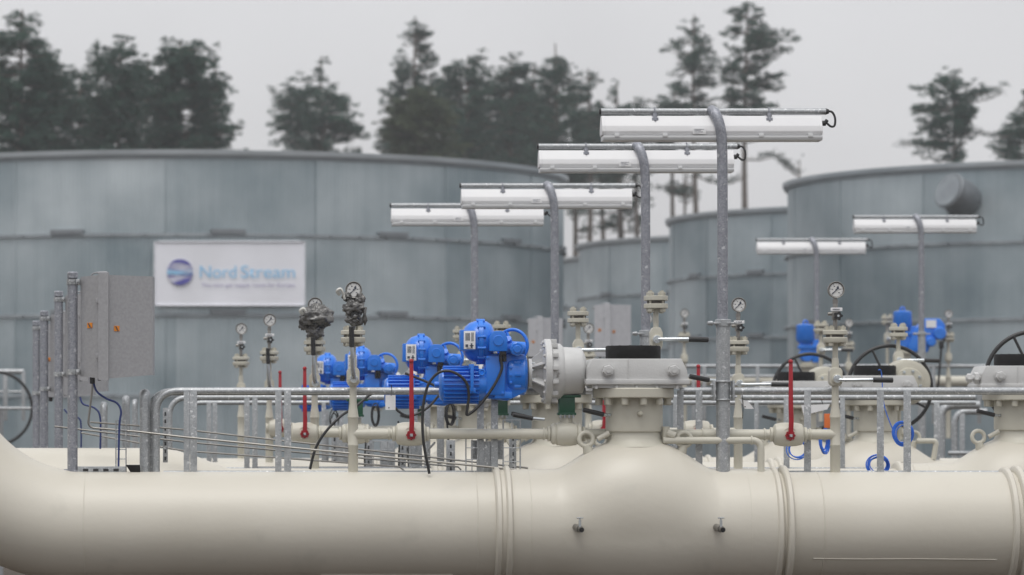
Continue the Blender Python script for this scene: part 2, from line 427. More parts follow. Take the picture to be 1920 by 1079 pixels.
# ------------------------------------------------------------------ banner on the widest tank
RS = 7.68 + .13
def on_tank(px, py, lift=0.):
    """pixel on the banner -> point on a cylinder round the tank's axis, relative to the tank's origin"""
    r = RS + lift
    k = (px - CX) / F
    # |k*Y - cx, Y - 67.7| = r, nearest
    A = k * k + 1; B = -2 * (k * t1x + 67.7); C = t1x ** 2 + 67.7 ** 2 - r * r
    Y = (-B - math.sqrt(B * B - 4 * A * C)) / (2 * A)
    return Vector((k * Y - t1x, Y - 67.7, CAMZ + (HY - py) * Y / F))
ban = bpy.data.objects.new('banner', None); COL.objects.link(ban); ban.location = (t1x, 67.7, 0)
tag(ban, 'white banner with wavy globe emblem and pale blue lettering on the tank', 'banner')
def bpart(name, vs, fs, m, parent=None, solid=.02):
    b = MB(); nv = len(vs)
    b.add(vs, fs); me = b.mesh(name, M[m]); o = bpy.data.objects.new(name, me); COL.objects.link(o); o.parent = parent or ban
    if solid:
        md = o.modifiers.new('thick', 'SOLIDIFY'); md.thickness = solid; md.offset = 0
    return o
vs = []; fs = []; nn = 24
for i in range(nn + 1):
    px = 290 + 281 * i / nn
    for py in (453.5, 573): vs += [on_tank(px, py, 0), on_tank(px, py, -.03)]
for i in range(nn):
    q = 4 * i; fs += [(q, q + 2, q + 6, q + 4), (q + 1, q + 3, q + 7, q + 5), (q, q + 1, q + 5, q + 4), (q + 2, q + 3, q + 7, q + 6)]
fs += [(0, 1, 3, 2), (4 * nn, 4 * nn + 1, 4 * nn + 3, 4 * nn + 2)]
panel = bpart('panel', vs, fs, 'sign', solid=0)
# a frame strip round the panel
fr = MB()
ring = [on_tank(290 + 281 * i / 24, 453.5, .01) for i in range(25)] + [on_tank(571 - 281 * i / 24, 573, .01) for i in range(25)]
fr.tube(ring, .016, 6, closed=True)
fo = bpy.data.objects.new('edge_trim', fr.mesh('edge_trim', M['signframe'])); COL.objects.link(fo); fo.parent = panel
def text_part(name, body, x0, x1, ybase, height, m, bold=0.):
    cu = bpy.data.curves.new(name, 'FONT'); cu.body = body; cu.size = 1; cu.offset = bold; cu.space_character = .98
    to = bpy.data.objects.new(name, cu); COL.objects.link(to)
    bpy.context.view_layer.update()
    dg = bpy.context.evaluated_depsgraph_get()
    me = bpy.data.meshes.new_from_object(to.evaluated_get(dg))
    bpy.data.objects.remove(to); bpy.data.curves.remove(cu)
    xs = [v.co.x for v in me.vertices]; mnx, mxx = min(xs), max(xs)
    for v in me.vertices:
        p = on_tank(x0 + (v.co.x - mnx) / (mxx - mnx) * (x1 - x0), ybase - v.co.y / .7 * height, .028)
        v.co = p
    me.materials.clear(); me.materials.append(M[m]); me.name = name
    o = bpy.data.objects.new(name, me); COL.objects.link(o); o.parent = ban
    return o
text_part('lettering', 'Nord', 375, 443, 521, 23, 'logo_l', -.003)
text_part('lettering', 'Stream', 452, 553, 521, 23, 'logo_l', -.003)
text_part('small_lettering', 'The new gas supply route for Europe', 378, 553, 538, 6.8, 'tagline', .0)
# globe emblem: horizontal wavy bands clipped to a disc
def band(yf0, yf1, m, lift):
    vs = []; fs = []; n = 40; c = (337.5, 510.5); r = 24.5
    for i in range(n + 1):
        x = -1 + 2 * i / n; lim = math.sqrt(max(0, 1 - x * x)) - .001
        a = max(-lim, min(lim, yf0(x))); b = max(-lim, min(lim, yf1(x)))
        vs += [on_tank(c[0] + x * r, c[1] + a * r, lift), on_tank(c[0] + x * r, c[1] + b * r, lift)]
    for i in range(n): fs.append((2 * i, 2 * i + 1, 2 * i + 3, 2 * i + 2))
    return vs, fs
emb = bpart('emblem', *band(lambda x: -2, lambda x: 2, 'sign', .024), 'sign', solid=0)
emb.name = 'emblem_disc'
def bands(lst, m, lift):
    V = []; Fc = []
    for f0, f1 in lst:
        v, f = band(f0, f1, m, lift); b = len(V); V += v; Fc += [tuple(b + i for i in q) for q in f]
    o = bpart('emblem_stripe', V, Fc, m, emb, solid=0); return o
wv = lambda y, a, ph, th=0: (lambda x: y + a * math.sin(2.6 * x + ph) + th)
def wline(y, a, ph, t): return (wv(y, a, ph), wv(y, a, ph, t))
bands([wline(-.86 + i * .17, .10, .6 + i * .12, .05 + .03 * (i % 2)) for i in range(10)], 'logo_m', .03)
bands([(lambda x: -.98, lambda x: -.70 + .25 * x * x + .1 * x), (lambda x: .63 - .22 * math.sin(1.6 * x), lambda x: 1),
       (lambda x: -.36 + .25 * (x + 1), lambda x: -.25 + .22 * (x + 1) - .06 * (x + 1)), (lambda x: .30 + .02 * x, lambda x: .42 - .16 * (x + 1)),
       (lambda x: -.62 + .2 * (x + 1), lambda x: -.52 + .12 * (x + 1))], 'logo_p', .034)
bands([(lambda x: -.12 + .1 * (x + 1), lambda x: .20 - .08 * (x + 1)), wline(.12, .06, 1.2, .05), wline(-.16, .06, 1.2, .04)], 'logo_l', .038)

# ------------------------------------------------------------------ pines
def pine(label, xc, base_x, prof, Y, dens=1., needle='needles', trunk_r=.2, clump=15, low=None, seed=1):
    """prof = [(py, xl, xr)] crown limits in photo pixels at distance Y; real crown is round in plan"""
    rnd = random.Random(seed); s = D / Y
    gy = HY + CAMZ * F / Y
    root = bpy.data.objects.new('pine_tree', None); COL.objects.link(root); root.location = Wp(base_x, gy, s)
    tag(root, label, 'tree', 'pines beyond the tanks')
    tr = MB(base_x, gy, s); cr = MB(base_x, gy, s)
    kr = F / Y
    top = prof[0][0]
    def tx(py):   # trunk line
        f = max(0, min(1, (gy - py) / (gy - top))); return base_x + (xc - base_x) * f + 4 * math.sin(f * 7 + seed)
    pts = [(tx(gy - (gy - top) * i / 14), 0, gy - (gy - top) * i / 14) for i in range(15)]
    tr.tube(pts, trunk_r * kr, 8, r1=trunk_r * kr * .12)
    def lim(py):
        for (a, l0, r0), (b, l1, r1) in zip(prof, prof[1:]):
            if a <= py <= b:
                t = (py - a) / (b - a); return l0 + (l1 - l0) * t, r0 + (r1 - r0) * t
        return prof[-1][1], prof[-1][2]
    area = sum((b - a) * ((r0 - l0) + (r1 - l1)) / 2 for (a, l0, r0), (b, l1, r1) in zip(prof, prof[1:]))
    nb = int(area / (clump * clump) * .98 * dens ** 1.4)
    y0, y1 = prof[0][0], prof[-1][0]; mw = max((q[2] - q[1]) for q in prof); i = 0
    LV = []; LF = []
    while i < nb:
        py = y0 + (y1 - y0) * rnd.random(); l, r = lim(py)
        if rnd.random() > ((r - l) / mw) + .10: continue
        i += 1
        az = rnd.random() * 2 * PI; reach = rnd.uniform(.62, 1.06)
        cx0 = tx(py + 10); rx = (r - cx0) if math.cos(az) > 0 else (cx0 - l); rx = max(rx, 5)
        hw = (r - l) / 2
        ex, ed = cx0 + rx * reach * math.cos(az), hw * reach * math.sin(az)
        rise = rnd.uniform(-6, 18) * min(1, hw / 60)
        a0_, b0_ = Vector((cx0, 0, py + rise)), Vector((ex, ed, py - rise * .3))
        midp = (a0_ + b0_) / 2 + Vector((0, 0, 3))
        if hw > 18: tr.tube([a0_, midp, b0_], 1.5, 4, r1=.45)
        nk = max(2, int((b0_ - a0_).length / (clump * .75)) + 1)
        for q in range(nk):
            t = .32 + .68 * (q + rnd.random() * .6) / nk; c = a0_.lerp(b0_, t) + Vector((rnd.gauss(0, 3), 0, -2 + rnd.gauss(0, 5)))
            cs = clump * rnd.uniform(.5, 1.0) * (.5 + .5 * min(1, hw / 40)) * (1.08 - .25 * t)
            nl = int(58 * (cs / 14) ** 1.4 * (.7 + .3 * dens))
            for j in range(nl):
                a = rnd.random() * 2 * PI; b = math.acos(rnd.uniform(-1, 1)); rr = cs * rnd.random() ** .45
                p = Vector((c.x + rr * math.sin(b) * math.cos(a), c.y + rr * math.sin(b) * math.sin(a), c.z + rr * .5 * math.cos(b)))
                dr = Vector((rnd.uniform(-1, 1), rnd.uniform(-1, 1), rnd.uniform(-1.1, .4))).normalized()
                sd = dr.cross(Vector((rnd.uniform(-1, 1), rnd.uniform(-1, 1), rnd.uniform(-1, 1)))).normalized()
                ln = rnd.uniform(3.2, 6.0); wd = rnd.uniform(.9, 1.6)
                k0 = len(cr.v); cr.v += [tuple(p - sd * wd), tuple(p + sd * wd), tuple(p + dr * ln)]; cr.f.append((k0, k0 + 1, k0 + 2))
    for (x0_, y0_, x1_, y1_) in (low or []):
        d1 = rnd.uniform(-20, 20)
        mid = ((x0_ + x1_) / 2, d1 / 2, (y0_ + y1_) / 2 + 5)
        tr.tube(catmull([(x0_, 0, y0_), mid, (x1_, d1, y1_)], 3), 2.0, 5, r1=.6)
        for q in range(7):
            t = .35 + .65 * q / 6; bx = x0_ + (x1_ - x0_) * t + rnd.uniform(-3, 3); by = y0_ + (y1_ - y0_) * t + rnd.uniform(-4, 4)
            cs = rnd.uniform(6, 11)
            for j in range(20):
                p = Vector((bx + rnd.gauss(0, cs * .6), d1 * t + rnd.gauss(0, cs * .6), by + rnd.gauss(0, cs * .35)))
                dr = Vector((rnd.uniform(-1, 1), rnd.uniform(-1, 1), rnd.uniform(-1, .5))).normalized(); sd = dr.orthogonal().normalized()
                cr.add([p - sd * 1.3, p + sd * 1.3, p + dr * 5], [(0, 1, 2)])
    for nm, mb_, m_, rc in (('trunk', tr, 'bark', True), ('crown', cr, needle, False)):
        o = bpy.data.objects.new(nm, mb_.mesh(nm, M[m_], rc)); COL.objects.link(o); o.parent = root

pine('dark gappy pine cut by the left edge of the view', 45, 30, [(18, 25, 60), (40, 5, 80), (70, -20, 75), (72, -40, 112), (120, -60, 140), (170, -70, 150), (330, -90, 130)], 95, .8, seed=11)
pine('short dark pine in front of the one at the left edge', 85, 90, [(95, 80, 96), (130, 50, 125), (180, 15, 150), (250, 0, 150), (330, -20, 150)], 100, 1.25, seed=12)
pine('dark pine with a flat top, second from the left', 225, 220, [(74, 215, 255), (95, 170, 270), (150, 145, 280), (215, 150, 272), (330, 130, 290)], 98, 1.25, seed=13)
pine('dark broad pine just left of the wide gap over the banner', 335, 330, [(76, 350, 366), (82, 300, 325), (92, 290, 410), (130, 262, 420), (180, 262, 442), (250, 270, 455), (330, 270, 470)], 100, 1.15, seed=14)
pine('thin spiky pine top between the flat-topped and the broad dark pine', 180, 180, [(80, 170, 195), (120, 158, 200), (150, 140, 200)], 115, .8, clump=10, seed=15)
pine('dark pine filling the gap behind the flat-topped one', 150, 150, [(135, 140, 170), (160, 120, 200), (200, 90, 215), (330, 80, 230)], 104, 1.1, seed=31)
pine('dark pine seen between the flat-topped and broad dark pines', 275, 275, [(112, 262, 285), (135, 240, 300), (200, 230, 320), (330, 220, 330)], 106, 1.1, seed=32)
pine('dark pine with ragged right side at the end of the left group', 400, 395, [(112, 388, 412), (135, 360, 425), (180, 350, 445), (215, 350, 450), (330, 350, 462)], 104, .85, seed=33)
pine('pale pine standing alone above the banner', 605, 590, [(108, 600, 614), (138, 585, 622), (141, 508, 545), (165, 505, 625), (172, 510, 655), (215, 470, 680), (240, 485, 690), (300, 510, 690), (330, 520, 700)], 118, .85, seed=16)
pine('tall pointed pine at the left of the central group', 782, 770, [(34, 776, 792), (60, 750, 812), (110, 735, 822), (135, 718, 828), (190, 705, 830), (215, 690, 815)], 122, .75, seed=17, clump=12)
pine('olive rounded pine in the lower front of the central group', 790, 785, [(178, 770, 830), (200, 715, 860), (240, 700, 880), (340, 700, 890)], 108, 1.25, 'needles_b', seed=18)
pine('bushy pine in the middle of the central group', 875, 870, [(104, 865, 885), (118, 835, 925), (160, 820, 930), (240, 825, 940), (340, 830, 950)], 120, 1.1, seed=19)
pine('pine with a broken top right of the middle of the central group', 955, 955, [(106, 930, 985), (130, 915, 1000), (200, 900, 1010), (340, 900, 1010)], 124, 1.0, seed=20)
pine('pine with a slender tip rising out of the central group', 1040, 1040, [(82, 1034, 1044), (105, 1020, 1055), (125, 1000, 1075), (180, 990, 1090), (330, 970, 1100)], 120, .95, seed=21)
pine('low flat pine closing the central group at the right', 1105, 1100, [(128, 1085, 1130), (145, 1070, 1128), (190, 1060, 1135), (260, 1050, 1150), (330, 1050, 1130)], 126, .75, seed=22)
pine('pine half hidden between the middle and the slender-tipped ones', 1000, 1000, [(122, 985, 1010), (150, 960, 1045), (220, 950, 1060), (340, 945, 1070)], 127, 1.0, seed=34)
pine('pine half hidden left of the middle one of the central group', 835, 835, [(130, 822, 850), (165, 805, 870), (230, 790, 890), (340, 780, 890)], 126, 1.0, seed=35)
pine('low dense pine filling in behind the second lamp', 1195, 1190, [(186, 1180, 1200), (205, 1150, 1230), (240, 1130, 1260), (330, 1120, 1260)], 127, .9, seed=36)
pine('low dense pine filling in behind the highest lamp', 1265, 1262, [(160, 1255, 1275), (190, 1235, 1310), (225, 1215, 1330), (300, 1220, 1340)], 126, .8, seed=37)
for q_, (xc_, t_, w_) in enumerate(((745, 205, 44), (815, 168, 50), (915, 140, 52), (985, 150, 52), (1075, 160, 52), (1130, 190, 46))):
    pine(('pine crown filling the back of the central group, far left one', 'pine crown filling the back of the central group under the tall pointed pine', 'pine crown at the back just right of the bushy middle pine',
          'pine crown at the back just left of the slender-tipped pine', 'pine crown at the back just right of the slender-tipped pine', 'pine crown at the back at the right end of the central group')[q_],
         xc_, xc_, [(t_, xc_ - 8, xc_ + 8), (t_ + 22, xc_ - w_ * .6, xc_ + w_ * .55), (t_ + 60, xc_ - w_, xc_ + w_ * .9), (345, xc_ - w_ * 1.05, xc_ + w_)], 131, 1.15, seed=50 + q_)
pine('sparse young pine showing under the second lamp', 1170, 1168, [(325, 1150, 1190), (350, 1110, 1230), (400, 1080, 1240), (450, 1095, 1215)], 134, .34, seed=61, clump=11)
pine('sparse young pine left of the third lamp pole end', 1085, 1085, [(335, 1075, 1100), (360, 1050, 1120), (420, 1055, 1125), (450, 1060, 1110)], 136, .3, seed=62, clump=11)
pine('sparse young pine between the second and thickest lamp poles', 1285, 1285, [(300, 1270, 1300), (335, 1235, 1330), (375, 1240, 1320)], 134, .32, seed=63, clump=11)
pine('small thin pine between the central group and the lamps', 1160, 1158, [(155, 1150, 1172), (178, 1135, 1175), (205, 1145, 1195), (260, 1150, 1200)], 128, .7, clump=11, seed=23,
     low=[(1158, 350, 1100, 345), (1158, 372, 1210, 352), (1158, 395, 1090, 402), (1158, 420, 1120, 430)])
pine('grey pine behind the highest lamp, left of the tallest pine', 1303, 1305, [(28, 1297, 1309), (55, 1270, 1330), (68, 1262, 1334), (100, 1230, 1345), (108, 1258, 1345), (150, 1232, 1360), (200, 1215, 1350), (240, 1225, 1340)], 124, .62, seed=24, clump=12,
     low=[(1305, 345, 1225, 350), (1305, 330, 1360, 345), (1305, 365, 1250, 358)])
pine('tallest pine, with bare lower trunk, behind the highest lamp', 1400, 1398, [(5, 1410, 1440), (22, 1365, 1440), (60, 1348, 1450), (68, 1345, 1500), (85, 1350, 1490), (125, 1340, 1470), (150, 1340, 1480), (185, 1350, 1478), (240, 1345, 1450), (262, 1370, 1420)], 120, .66, seed=25, clump=12, trunk_r=.22,
     low=[(1400, 268, 1475, 240), (1400, 300, 1460, 290), (1400, 250, 1340, 270), (1400, 330, 1350, 345)])
pine('slim leaning pine stem with few branches over the middle tank', 1495, 1500, [(300, 1488, 1500), (320, 1470, 1510), (335, 1475, 1505)], 135, .35, clump=9, seed=26, low=[(1497, 320, 1450, 290), (1497, 330, 1470, 305)])
pine('thin bare stem behind the second lamp pole', 1280, 1278, [(330, 1265, 1290), (350, 1240, 1300), (370, 1260, 1290)], 130, .35, clump=10, seed=27)
pine('dark layered pine above the tank with the duct', 1790, 1770, [(140, 1785, 1808), (152, 1710, 1830), (172, 1695, 1880), (188, 1715, 1840), (215, 1690, 1835), (255, 1700, 1830), (270, 1680, 1815), (330, 1720, 1800)], 105, .85, seed=28,
     low=[(1775, 265, 1690, 268), (1775, 200, 1875, 178), (1775, 240, 1850, 250)])
pine('dark pine cut by the right edge of the view', 1925, 1930, [(172, 1905, 1945), (200, 1880, 1970), (235, 1865, 1990), (262, 1850, 1980), (330, 1880, 1990)], 104, .8, seed=29,
     low=[(1920, 250, 1850, 255), (1920, 290, 1870, 298)])

# ------------------------------------------------------------------ main gas pipes and valves (all rows)
RP = 104.0; ZC = 989.0; BASE = ZC + RP
def valve_body(th):
    """cylinder that swells into a ball round the pipe axis, with a soft fillet where they meet"""
    nx, na = 100, 104; vs = []; fs = []
    for i in range(nx + 1):
        x = -252 + 514 * i / nx; q = x - 2; a = RP + 5.
        b = math.sqrt(max(0., 168. ** 2 - q * q)) if abs(q) < 168 else 0.
        k = 34.; h = max(0., 1 - abs(a - b) / k); ex = max(a, b) + h * h * k / 4 - a
        for j in range(na):
            phi = 2 * PI * j / na; ph = min(phi, 2 * PI - phi)
            w = .20 + .80 * (math.cos(min(ph, 1.75) * PI / 3.5) ** 1.6); r = a + ex * w
            vs.append((1187 + x, r * math.sin(phi), ZC - r * math.cos(phi)))
    for i in range(nx):
        for j in range(na): fs.append((i * na + j, i * na + (j + 1) % na, (i + 1) * na + (j + 1) % na, (i + 1) * na + j))
    fs += [tuple(range(na)), tuple(nx * na + j for j in range(na))]
    mb = th.mb(); mb.add(vs, fs)
    th.part('body', mb, 'cream_pipe', sharp=60)
    wb = th.mb()
    for x, r in ((-200, RP + 4.2), (206, RP + 4.0)): wb.torus((1189 + x, 0, ZC), (1, 0, 0), r, 1.4, 96, 6)
    th.each('weld_bead', wb, 'cream_pipe')

def make_valve(manual, label):
    th = Thing('ball_valve', label, 'valve', 1187, BASE, 1., 'large ball valves on the gas pipes')
    valve_body(th)
    for x0 in (930, 1449):
        r = th.mb()
        for dx, rr in ((0, RP + 9), (19, RP + 12)):
            r.lathe((x0 + dx - 7, 0, ZC), 'x', [(0, RP + 3), (2, rr - 2), (4, rr), (10, rr), (12, rr - 2), (14, RP + 3)], 96)
        th.part('weld_collar', r, 'cream_pipe')
    n = th.mb()
    n.lathe((1189, 0, 0), 'z', [(747, 53), (805, 53.5), (809, 53), (811, 49), (822, 50), (829, 54), (838, 64)], 56)
    th.part('neck', n, 'cream')
    fit = th.mb(); fit.cyl((1194, -50, 776), (1194, -60, 776), 6, 5, 12); fit.bolt((1194, -60, 776), (0, -1, 0), 4.5, 6)
    th.part('grease_fitting', fit, 'cream_dark')
    b = th.mb(); b.lathe((1187, 0, 0), 'z', [(728, 74), (730, 76), (745, 76), (747, 74)], 56)
    bon = th.part('bonnet_flange', b, 'cream')
    bb = th.mb()
    for i in range(12):
        a = 2 * PI * (i + .35) / 12; bb.cyl((1187 + 66 * math.cos(a), 66 * math.sin(a), 746), (1187 + 66 * math.cos(a), 66 * math.sin(a), 760), 7, n=12, bev=1)
    th.each('bolt', bb, 'cream_dark', bon)
    gb = th.mb()
    gb.prism([(1094, 723), (1096, 691), (1105, 674), (1270, 674), (1281, 697), (1283, 723)], 'xz', -62, 62, 2.5)
    gb.prism([(1092, 722), (1092, 712), (1285, 712), (1285, 722)], 'xz', -66, 66, 2)
    gb.box(1105, 1272, -58, 58, 722, 728.5, 1)
    blk = th.part('gear_block', gb, 'grey')
    bt = th.mb()
    for x in (1133, 1255):
        bt.cyl((x, -60, 696), (x, -66, 696), 12, n=20); bt.bolt((x, -66, 696), (0, -1, 0), 10.5, 9)
    for x in (1112, 1150, 1187, 1225, 1262): bt.cyl((x, -60, 724), (x, -60, 730), 3, n=8)
    bt.box(1170, 1171.5, -63.5, -61, 676, 710)
    th.each('block_bolt', bt, 'grey', blk)
    dr = th.mb(); dr.lathe((1187, 0, 0), 'z', [(675, 51), (674, 51.5), (651, 51.5), (649, 50)], 56)
    dru = th.part('indicator_drum', dr, 'black_drum')
    scw = th.mb()
    for i in range(14):
        a = 2 * PI * i / 14; scw.cyl((1187 + 46 * math.cos(a), 46 * math.sin(a), 650), (1187 + 46 * math.cos(a), 46 * math.sin(a), 648.4), 1.5, n=8)
    th.each('cover_screw', scw, 'black', dru)
    eyes = []
    for x, d in ((1097, -4), (1280, -4)):
        e_ = th.mb(); e_.torus((x, -20, 824), (0, 1, 0.05), 13, 4.4, 28, 10); e_.cyl((x, -20, 834), (x + (8 if x < 1187 else -8), -15, 858), 7, 12, 14)
        th.part('lifting_eye', e_, 'cream')
    lv = th.mb(); lv.cyl((1128, -30, 778), (1142, -26, 779), 3.2, n=10)
    lo = th.part('bleed_lever', lv, 'steel')
    lg = th.mb(); lg.cyl((1090, -38, 769), (1129, -31, 778), 4.6, n=12, bev=1); th.part('lever_grip', lg, 'black', lo)
    fp = th.mb(); fp.cyl((1247, -25, 812), (1262, -25, 818), 8, n=12); fp.cyl((1118, -25, 824), (1140, -25, 812), 5, n=10)
    fp.cyl((1246, -22, 800), (1246, -22, 830), 7, n=14)
    th.each('side_port', fp, 'cream')
    if manual:
        g_ = th.mb()
        g_.lathe((1270, 40, 690), 'y', [(-44, 46), (-40, 54), (0, 57), (30, 57), (34, 50)], 48)
        g_.lathe((1270, 40, 690), 'y', [(-52, 20), (-50, 34), (-44, 36)], 36)
        gd = th.part('gear_drum', g_, 'cream_dark')
        gbs = th.mb()
        for i in range(8):
            a = 2 * PI * i / 8 + .3; gbs.bolt((1270 + 28 * math.cos(a), -10, 690 + 28 * math.sin(a)), (0, -1, 0), 4, 5)
        th.each('drum_bolt', gbs, 'steel', gd)
        hw = th.mb(); c = (1245, 112, 702)
        hw.torus(c, (0.0, 1, .02), 104, 4.8, 72, 10)
        w_ = th.part('handwheel', hw, 'black')
        for i in range(5):
            a = R(115 + 72 * i); sp = th.mb()
            sp.tube(catmull([(c[0], c[1] - 10, c[2]), (c[0] + 50 * math.cos(a), c[1] - 6, c[2] - 50 * math.sin(a)), (c[0] + 103 * math.cos(a), c[1], c[2] - 103 * math.sin(a))], 4), 3.2, 8)
            th.part('spoke', sp, 'black', w_)
        hb = th.mb(); hb.cyl((c[0], 70, c[2]), (c[0], 118, c[2]), 12, n=16); th.part('hub', hb, 'black', w_)
        st = th.mb(); st.cyl((1066, -44, 700), (1098, -44, 700), 6, n=12)
        st.cyl((1068, -44, 700), (1078, -44, 700), 10, n=6, bev=1); st.cyl((1083, -44, 700), (1092, -44, 700), 13, n=6, bev=1)
        th.part('stop_bolt', st, 'grey', blk)
    else:
        g_ = th.mb()
        g_.lathe((0, 0, 697), 'x', [(1016, 28), (1018, 34), (1019, 59), (1021, 61), (1031, 61), (1033, 58), (1034, 54), (1050, 52), (1053, 49), (1056, 46), (1086, 44.5), (1092, 40), (1097, 28)], 64)
        dm_ = th.part('worm_gear_drum', g_, 'grey')
        q = th.mb()
        for i in range(14):
            a = 2 * PI * i / 14 + .1; y_, z_ = 55 * math.cos(a), 697 + 55 * math.sin(a)
            q.bolt((1019, y_, z_), (-1, 0, 0), 3.2, 3)
            q.box(1032, 1043, 57 * math.cos(a) - 4, 57 * math.cos(a) + 4, 697 + 57 * math.sin(a) - 4, 697 + 57 * math.sin(a) + 4, 1)
        th.each('flange_bolt', q, 'grey', dm_)
        cn = th.mb()
        cn.lathe((0, 0, 700), 'x', [(990, 16), (990, 27), (996, 27), (997, 20), (1004, 17), (1017, 22)], 36)
        for i in range(6):
            a = PI * i / 3 + .4; ca, sa = math.cos(a), math.sin(a)
            cn.add([(996, ca * 18, 700 + sa * 18), (996, ca * 27, 700 + sa * 27), (1018, ca * 44, 700 + sa * 44), (1018, ca * 18, 700 + sa * 18),
                    (996, ca * 18 - sa * 3, 700 + sa * 18 + ca * 3), (996, ca * 27 - sa * 3, 700 + sa * 27 + ca * 3), (1018, ca * 44 - sa * 3, 700 + sa * 44 + ca * 3), (1018, ca * 18 - sa * 3, 700 + sa * 18 + ca * 3)],
                   [(0, 1, 2, 3), (4, 5, 6, 7), (0, 1, 5, 4), (1, 2, 6, 5), (2, 3, 7, 6), (3, 0, 4, 7)])
        co = th.part('adapter_cone', cn, 'grey')
        q = th.mb()
        for i in range(8):
            a = 2 * PI * i / 8 + .25; q.bolt((990, 22 * math.cos(a), 700 + 22 * math.sin(a)), (1, 0, 0), 2.6, 9)
        th.each('adapter_bolt', q, 'steel', co)
    return th

v1 = make_valve(False, 'nearest big valve, grey gear head and black drum, on the front pipe')
for x, py in ((-1, 0),): pass
v1rows = [(1, -8, 5, 'big valve second from the front, its head half hidden behind the round grey gear drum'),
          (2, -12, 5, 'big valve of the third pipe from the front, behind the blue actuators'),
          (3, -8, 5, 'big valve of the fourth pipe from the front, farthest behind the blue actuators')]
for k, dx, dy, lb in v1rows: copy_tree(v1.root, rowpos(1187, BASE, k, dx, dy), lb)
vm = make_valve(True, 'big handwheel valve cut by the right edge, on the second pipe')
# template stands at row 1; move it to its row
vm.root.location = Wp(1910, HY + (BASE - HY) * .884 + 0, .884)
copy_tree(vm.root, Wp(1640, HY + (BASE - HY) * .765 + 5, .765), 'big valve with a full black handwheel behind it, third pipe')
copy_tree(vm.root, Wp(1492, HY + (BASE - HY) * .692 + 7, .692), 'big valve with black handwheel, leftmost of the handwheel valves')

def pipe_thing(label, k, xa, xb, elbow, dx=0, dy=0, bead=None):
    th = Thing('gas_pipe', label, 'pipe', 0, ZC, 1., 'large cream gas pipes side by side')
    m = th.mb(); n = 96
    if elbow:
        path = []; rb = 215 + RP; zc = ZC - rb
        for i in range(25):
            a = R(90 - 90 * i / 24)   # from horizontal to vertical
            path.append((xa - rb * math.cos(a), 0, zc + rb * math.sin(a)))
        path = [(xa - rb, 0, zc - 500)] + path[::-1][:] + [(xa + 3, 0, ZC), (xa + 9, 0, ZC)]
        m.tube([Vector(p) for p in path[:-1]], RP, n)
        th.part('elbow', m, 'cream_pipe', sharp=60)
        m = th.mb(); m.lathe((xa - .2, 0, ZC), 'x', [(0, RP - .15), (xb - xa, RP - .15)], n)
        th.part('straight_run', m, 'cream_pipe', sharp=60)
        w = th.mb()
        w.torus((xa + 1, 0, ZC), (1, 0, 0), RP - 1.1, 1.7, 96, 8)
        th.part('weld_bead', w, 'cream_pipe')
    else:
        m.lathe((xa, 0, ZC), 'x', [(0, RP - .5), (xb - xa, RP - .5)], n)
        th.part('straight_run', m, 'cream_pipe', sharp=60)
    for x in (bead or []):
        w = th.mb(); w.torus((x, 0, ZC), (1, 0, 0), RP - 1.1, 1.6, 96, 8); th.part('weld_bead', w, 'cream_pipe')
    th.root.location = rowpos(0, ZC, k, dx, dy)
    return th
nm = ['front', 'second', 'third', 'fourth']
p1 = pipe_thing('front cream pipe filling the bottom left, bending upward at the left edge', 0, 161, 936, True, bead=[890])
p2 = Thing('gas_pipe', 'second cream pipe from the front, stepping up to the left behind the cabinet post', 'pipe', 0, ZC, 1., 'large cream gas pipes side by side')
m = p2.mb(); path = []
for i in range(60):
    x = -330 + i * 1275 / 59; f = min(1, max(0, (x - 335) / 160)); path.append((x, 0, ZC - 43 * (1 - f * f * (3 - 2 * f))))
m.tube(path, RP, 80); p2.part('straight_run', m, 'cream_pipe', sharp=60)
w = p2.mb(); w.torus((325, 0, ZC - 43), (1, 0, 0), RP - 1, 2.6, 96, 8); p2.part('weld_bead', w, 'cream_pipe')
p2.root.location = rowpos(0, ZC, 1, -8, 5)
for k, dx, dy, _ in v1rows[1:]:
    pipe_thing('%s cream pipe from the front, straight part left of its big valve' % nm[k], k, -200, 940, False, dx, dy)
q_ = p1.mb(); q_.tube([(600, -58.5, 1075), (700, -58.5, 1075), (846, -58.5, 1075)], 1.0, 6); p1.part('weld_ridge', q_, 'cream_pipe')
pr = pipe_thing('front cream pipe right of the nearest big valve, with a long weld ridge', 0, 1450, 2300, False, bead=[1530])
ri = pr.mb(); ri.tube([(1510, -88.5, 1044), (1600, -88, 1045), (1700, -88.3, 1044.5), (1850, -87.5, 1046)], .9, 6); pr.part('weld_ridge', ri, 'cream_pipe')
rc = pr.mb()
for dx_, rr in ((0, 8), (21, 11)):
    rc.lathe((1876 + dx_, 0, ZC), 'x', [(0, RP - 2), (2, RP + rr - 2), (4, RP + rr), (11, RP + rr), (13, RP + rr - 2), (15, RP - 2)], 96)
pr.part('weld_collar', rc, 'cream_pipe')
for k, x in ((1, 1910), (2, 1640), (3, 1492)):
    s = S[k]; xx = 1440 + 20
    dx = {1: -8, 2: -12, 3: -8}[k]; dyy = {1: 5, 2: 5, 3: 5}[k]
    pm = pipe_thing('%s cream pipe from the front, between its two big valves' % nm[k], k, 1450, (x - 10) / s + 10 - 245 - dx / s, False, dx, dyy)
    pm2 = pipe_thing('%s cream pipe from the front, right of its handwheel valve' % nm[k], k, (x - 10) / s + 10 + 255 - dx / s, 3300, False, dx, dyy)

